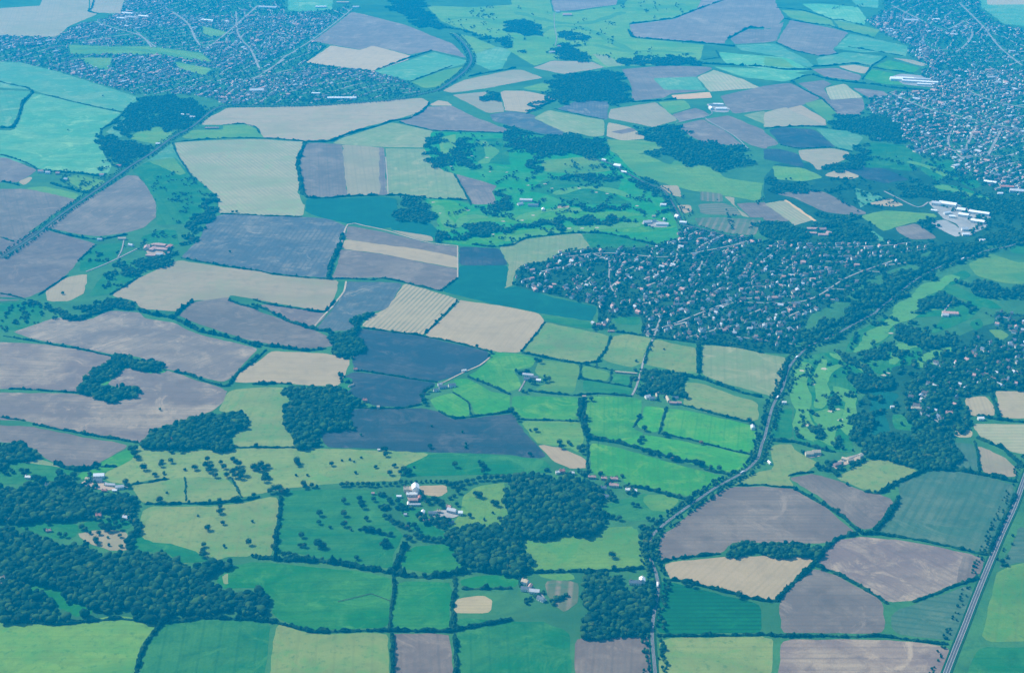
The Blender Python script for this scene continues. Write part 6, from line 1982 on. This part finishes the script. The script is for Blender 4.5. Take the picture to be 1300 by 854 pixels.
# yards of concrete and bare earth round the farms
YARDS = """
D1|bare earth yard by the barns|tan|400,210 470,175 485,200 520,205 520,225 600,238 560,245 480,240 430,225
D2|gravel yard of the manor farm|yard|880,350 960,345 1010,330 1040,370 1000,385 900,380
B4|works yard|yard|820,225 870,205 1000,245 1140,285 1110,350 1010,400 960,330 900,310
B4|works car park|yard|800,330 900,310 960,340 1000,380 960,400 860,350
B3|school yard|yard|680,330 720,310 820,325 820,350 740,350
A4|far works yard|yard|635,385 680,370 800,380 870,415 860,440 700,425
A3|far farm yard|yard|1010,520 1080,515 1130,545 1120,565 1040,560
D4|sandy farm yard|tan|240,60 320,45 330,75 260,85
D4|kite farm yard|tan|380,125 430,85 530,60 535,90 470,110 400,140
B1|pink farm yard|tan|720,440 790,425 860,440 850,480 780,500 740,490
D2|gravel forecourt of the manor|tan|755,225 830,225 845,300 780,300
A1|far factory yard|yard|560,90 640,50 750,85 720,120 600,110
"""
zz = ZTOP - .03
M['tan_yard'] = road_mat('bare earth', (.33, .24, .16))
for line in YARDS.strip().splitlines():
    tile, ph_, mt, s = line.split('|')
    p = pts(tile + ':' + s)
    w = soften([ground(*q) for q in p], 10, .8, random.Random(3))
    V = [Vector((x, y, 0)) for x, y in w]
    tri = tessellate_polygon([V])
    tri = [t if (V[t[1]] - V[t[0]]).cross(V[t[2]] - V[t[0]]).z > 0 else (t[0], t[2], t[1]) for t in tri]
    zz += .002
    tag(link('yard', mesh_from('yard', [(v.x, v.y, zz) for v in V], tri, M['tan_yard'] if mt == 'tan' else M['yard'])), ph_, kind='structure')

# golf bunkers: small sandy hollows
BUNK = {'B2': '960,45 995,45 1190,72 1275,75 905,225 940,280 1075,262 1255,320 1170,395 1205,385 1080,265',
        'B3': '120,140 240,155 460,175 515,182 595,258 665,243 390,355 465,352 145,290 325,355 90,315 205,133 375,155',
        'A2': '1030,700 1165,715 1100,780 1175,790', 'A3': '205,762 260,715 325,750 110,683',
        'C4': '190,358 300,348 370,550 378,605 385,600 245,425 210,630 330,560 635,170 600,380 620,370',
        'A3 ': '230,75'}
k = 0
sand = plain_mat('bunker sand', (.36, .31, .20), .1)
for tl, s in BUNK.items():
    for tok in s.split():
        a, b = [float(q) for q in tok.split(',')]
        x0, y0 = TILE[tl.strip()]
        wx, wy = ground(x0 + a / S_, y0 + b / S_)
        r = random.uniform(3, 5)
        n = 14
        V = [(wx + math.cos(6.283 * i / n) * r * random.uniform(.8, 1.5), wy + math.sin(6.283 * i / n) * r * random.uniform(.7, 1.3), ZTOP + .01) for i in range(n)]
        o = link('golf_bunker', mesh_from('golf_bunker', V, [tuple(range(n))], sand))
        tag(o, 'sandy golf bunker in the green fairways', kind='structure')

# timber fence of the bottom green field
def fence_run(s, label):
    c = [Vector(ground(*q)) for q in pts(s)]
    root = empty('field_fence', (c[0].x, c[0].y, ZTOP * .4))
    tag(root, label, 'fence')
    V = []; F = []; RV = []; RF = []
    for a, b in zip(c, c[1:]):
        d = (b - a); L = d.length; u = d / L; nn = Vector((-u.y, u.x))
        for k in range(int(L / 4) + 1):
            q = a + u * k * 4 - c[0]
            v, f = boxgeo(q.x - .12, q.y - .12, 0, q.x + .12, q.y + .12, 1.5)
            o = len(V); V += v; F += [tuple(i + o for i in g) for g in f]
        for z in (.5, .9, 1.3):
            e = [a - c[0] - nn * .16, b - c[0] - nn * .16, b - c[0] - nn * .10 + nn * .1, a - c[0] - nn * .0]
            o = len(RV)
            RV += [(q.x, q.y, z) for q in e] + [(q.x, q.y, z + .2) for q in e]
            RF += [tuple(i + o for i in g) for g in ((0, 3, 2, 1), (4, 5, 6, 7), (0, 1, 5, 4), (1, 2, 6, 5), (2, 3, 7, 6), (3, 0, 4, 7))]
    link('posts', mesh_from('posts', V, F, M['fence']), root)['kind'] = 'stuff'
    link('rails', mesh_from('rails', RV, RF, M['fence']), root)
for o_ in ('D2:430,803 595,763 692,800',):
    fence_run(o_, 'dark angled timber fence in the wide green field at the bottom')

# traffic on the main road
def vehicle(x, y, rot, kind, paint, label):
    z = ZTOP + .1
    root = empty(kind, (x, y, z), rot)
    tag(root, label, 'lorry' if kind == 'lorry' else 'car', 'vehicles on the main road')
    L, W = (11.0, 2.5) if kind == 'lorry' else (4.4, 1.8)
    if kind == 'lorry':
        v, f = boxgeo(-L / 2, -W / 2, .9, L / 2 - 2.6, W / 2, 3.7)
        link('cargo_box', mesh_from('cargo_box', v, f, M[paint]), root)
        v, f = boxgeo(L / 2 - 2.4, -W / 2 + .05, .6, L / 2, W / 2 - .05, 2.9)
        v[5] = (L / 2 - .3, v[5][1], 2.9); v[6] = (L / 2 - .3, v[6][1], 2.9)
        cb = link('cab', mesh_from('cab', v, f, M[paint]), root)
        v, f = boxgeo(L / 2 - .28, -W / 2 + .2, 1.7, L / 2 + .01, W / 2 - .2, 2.5)
        link('windscreen', mesh_from('windscreen', v, f, M['window']), cb)
        ax = (-L / 2 + 1.2, -L / 2 + 2.5, L / 2 - 1.4)
    else:
        v = []
        for yy in (-W / 2, W / 2):
            v += [(-2.2, yy, .35), (2.2, yy, .35), (2.2, yy, .8), (1.2, yy, .95), (-2.2, yy, .95)]
        f = [(0, 1, 2, 3, 4), (9, 8, 7, 6, 5), (0, 5, 6, 1), (1, 6, 7, 2), (2, 7, 8, 3), (3, 8, 9, 4), (4, 9, 5, 0)]
        link('body', mesh_from('body', v, f, M[paint]), root)
        v, f = boxgeo(-1.9, -W / 2 + .1, .96, 1.1, W / 2 - .1, 1.45)
        v[4] = (-1.5, v[4][1] + .1, 1.45); v[7] = (-1.5, v[7][1] - .1, 1.45); v[5] = (.4, v[5][1] + .1, 1.45); v[6] = (.4, v[6][1] - .1, 1.45)
        link('cabin', mesh_from('cabin', v, f, M['window']), root)
        ax = (-1.4, 1.4)
    for a_ in ax:
        for sd in (-1, 1):
            n = 12; r_ = .5 if kind == 'lorry' else .32
            v = [(a_ + math.cos(6.283 * i / n) * r_, sd * W / 2 + q * .12 - sd * .1, r_ + math.sin(6.283 * i / n) * r_) for q in (-1, 1) for i in range(n)]
            f = [tuple(reversed(range(n))), tuple(range(n, 2 * n))] + [(i, (i + 1) % n, n + (i + 1) % n, n + i) for i in range(n)]
            link('wheel', mesh_from('wheel', v, f, M['window']), root)


mr = catmull([ground(*q) for q in ROADPX['main_road'][0]], 4)
spots = [(.12, 'lorry', 'metal', 'white lorry farthest up the main road'), (.22, 'car', 'metal', 'white car on the road beside the village wood'),
         (.40, 'car', 'redroof', 'red car on the road beside the golf bend'), (.47, 'lorry', 'metal', 'white lorry on the bend under the village'),
         (.50, 'car', 'slate', 'grey car just below the white lorry on the bend'), (.56, 'lorry', 'metal', 'white lorry beside the pale pasture'),
         (.64, 'car', 'metal', 'white car beside the road fork meadow'), (.70, 'lorry', 'grey', 'grey lorry above the plough in the bend'),
         (.76, 'car', 'metal', 'white car halfway round the ploughed bend'), (.83, 'car', 'slate', 'grey car at the tight turn of the road'),
         (.88, 'lorry', 'metal', 'white lorry on the straight below the turn'), (.93, 'car', 'metal', 'white car lowest on the main road')]
for fr, kd, pt_, lb in spots:
    i = int(fr * (len(mr) - 2))
    d = (mr[i + 1] - mr[i]).normalized()
    sd = random.choice((-1, 1))
    q = mr[i] + Vector((-d.y, d.x)) * 1.25 * sd
    vehicle(q.x, q.y, math.atan2(d.y, d.x) + (math.pi if sd > 0 else 0), kd, pt_, lb)

# ---------------------------------------------------------------- light, air, camera
SUN_EL, SUN_AZ = 44.0, -62.0      # azimuth from the view direction, negative to the left
el = math.radians(SUN_EL); az = math.radians(SUN_AZ)
world = bpy.data.worlds.new('World')
SC.world = world
world.use_nodes = True
nt = world.node_tree
bg = nt.nodes['Background']
sky = nt.nodes.new('ShaderNodeTexSky')
sky.sky_type = 'NISHITA'
sky.sun_disc = False
sky.sun_elevation = el
sky.sun_rotation = az
sky.air_density = 1.0
sky.dust_density = 1.0
nt.links.new(sky.outputs[0], bg.inputs['Color'])
bg.inputs['Strength'].default_value = SKY_STRENGTH
sl_ = bpy.data.lights.new('sun', 'SUN')
sl_.energy = SUN_STRENGTH
sl_.angle = math.radians(.5)
sl_.color = (1.0, .95, .87)
so = bpy.data.objects.new('sun', sl_)
COL.objects.link(so)
dirv = Vector((math.sin(az) * math.cos(el), math.cos(az) * math.cos(el), math.sin(el)))   # towards the sun
so.rotation_euler = dirv.to_track_quat('Z', 'Y').to_euler()
so.location = (-2000, 3000, 3000)

hz = bpy.data.materials.new('haze air')
hz.use_nodes = True
hn = hz.node_tree
hn.nodes.remove(hn.nodes['Principled BSDF'])
pv = hn.nodes.new('ShaderNodeVolumePrincipled')
pv.inputs['Color'].default_value = HAZE_COLOR + (1,)
pv.inputs['Density'].default_value = HAZE_DENSITY
pv.inputs['Anisotropy'].default_value = .0
hn.links.new(pv.outputs[0], hn.nodes['Material Output'].inputs['Volume'])
RB = R + 200
v, f = boxgeo(-RB, -RB + 9000, -1.0, RB, RB + 9000, CAM_H + 30)
ho = link('haze', mesh_from('haze', v, f, hz))
tag(ho, 'blue summer haze over the farmland', kind='stuff')

cam = bpy.data.cameras.new('camera')
co = bpy.data.objects.new('camera', cam)
COL.objects.link(co)
co.location = (0, 0, CAM_H)
co.rotation_euler = (math.radians(90) - PITCH, 0, 0)
cam.sensor_fit = 'HORIZONTAL'
cam.sensor_width = 36
cam.lens = FPX / 1300 * 36
cam.clip_start = 1
cam.clip_end = 120000
SC.camera = co
SC.view_settings.view_transform = 'Standard'
SC.view_settings.look = 'None'
SC.view_settings.exposure = EXPOSURE
SC.view_settings.gamma = 1.0
SC.view_settings.use_curve_mapping = False
SC.render.engine = 'CYCLES'
SC.cycles.use_denoising = True
SC.cycles.max_bounces = 4
SC.cycles.diffuse_bounces = 2
SC.cycles.glossy_bounces = 1
SC.cycles.transmission_bounces = 1
SC.cycles.volume_bounces = 0
SC.cycles.caustics_reflective = False
SC.cycles.caustics_refractive = False
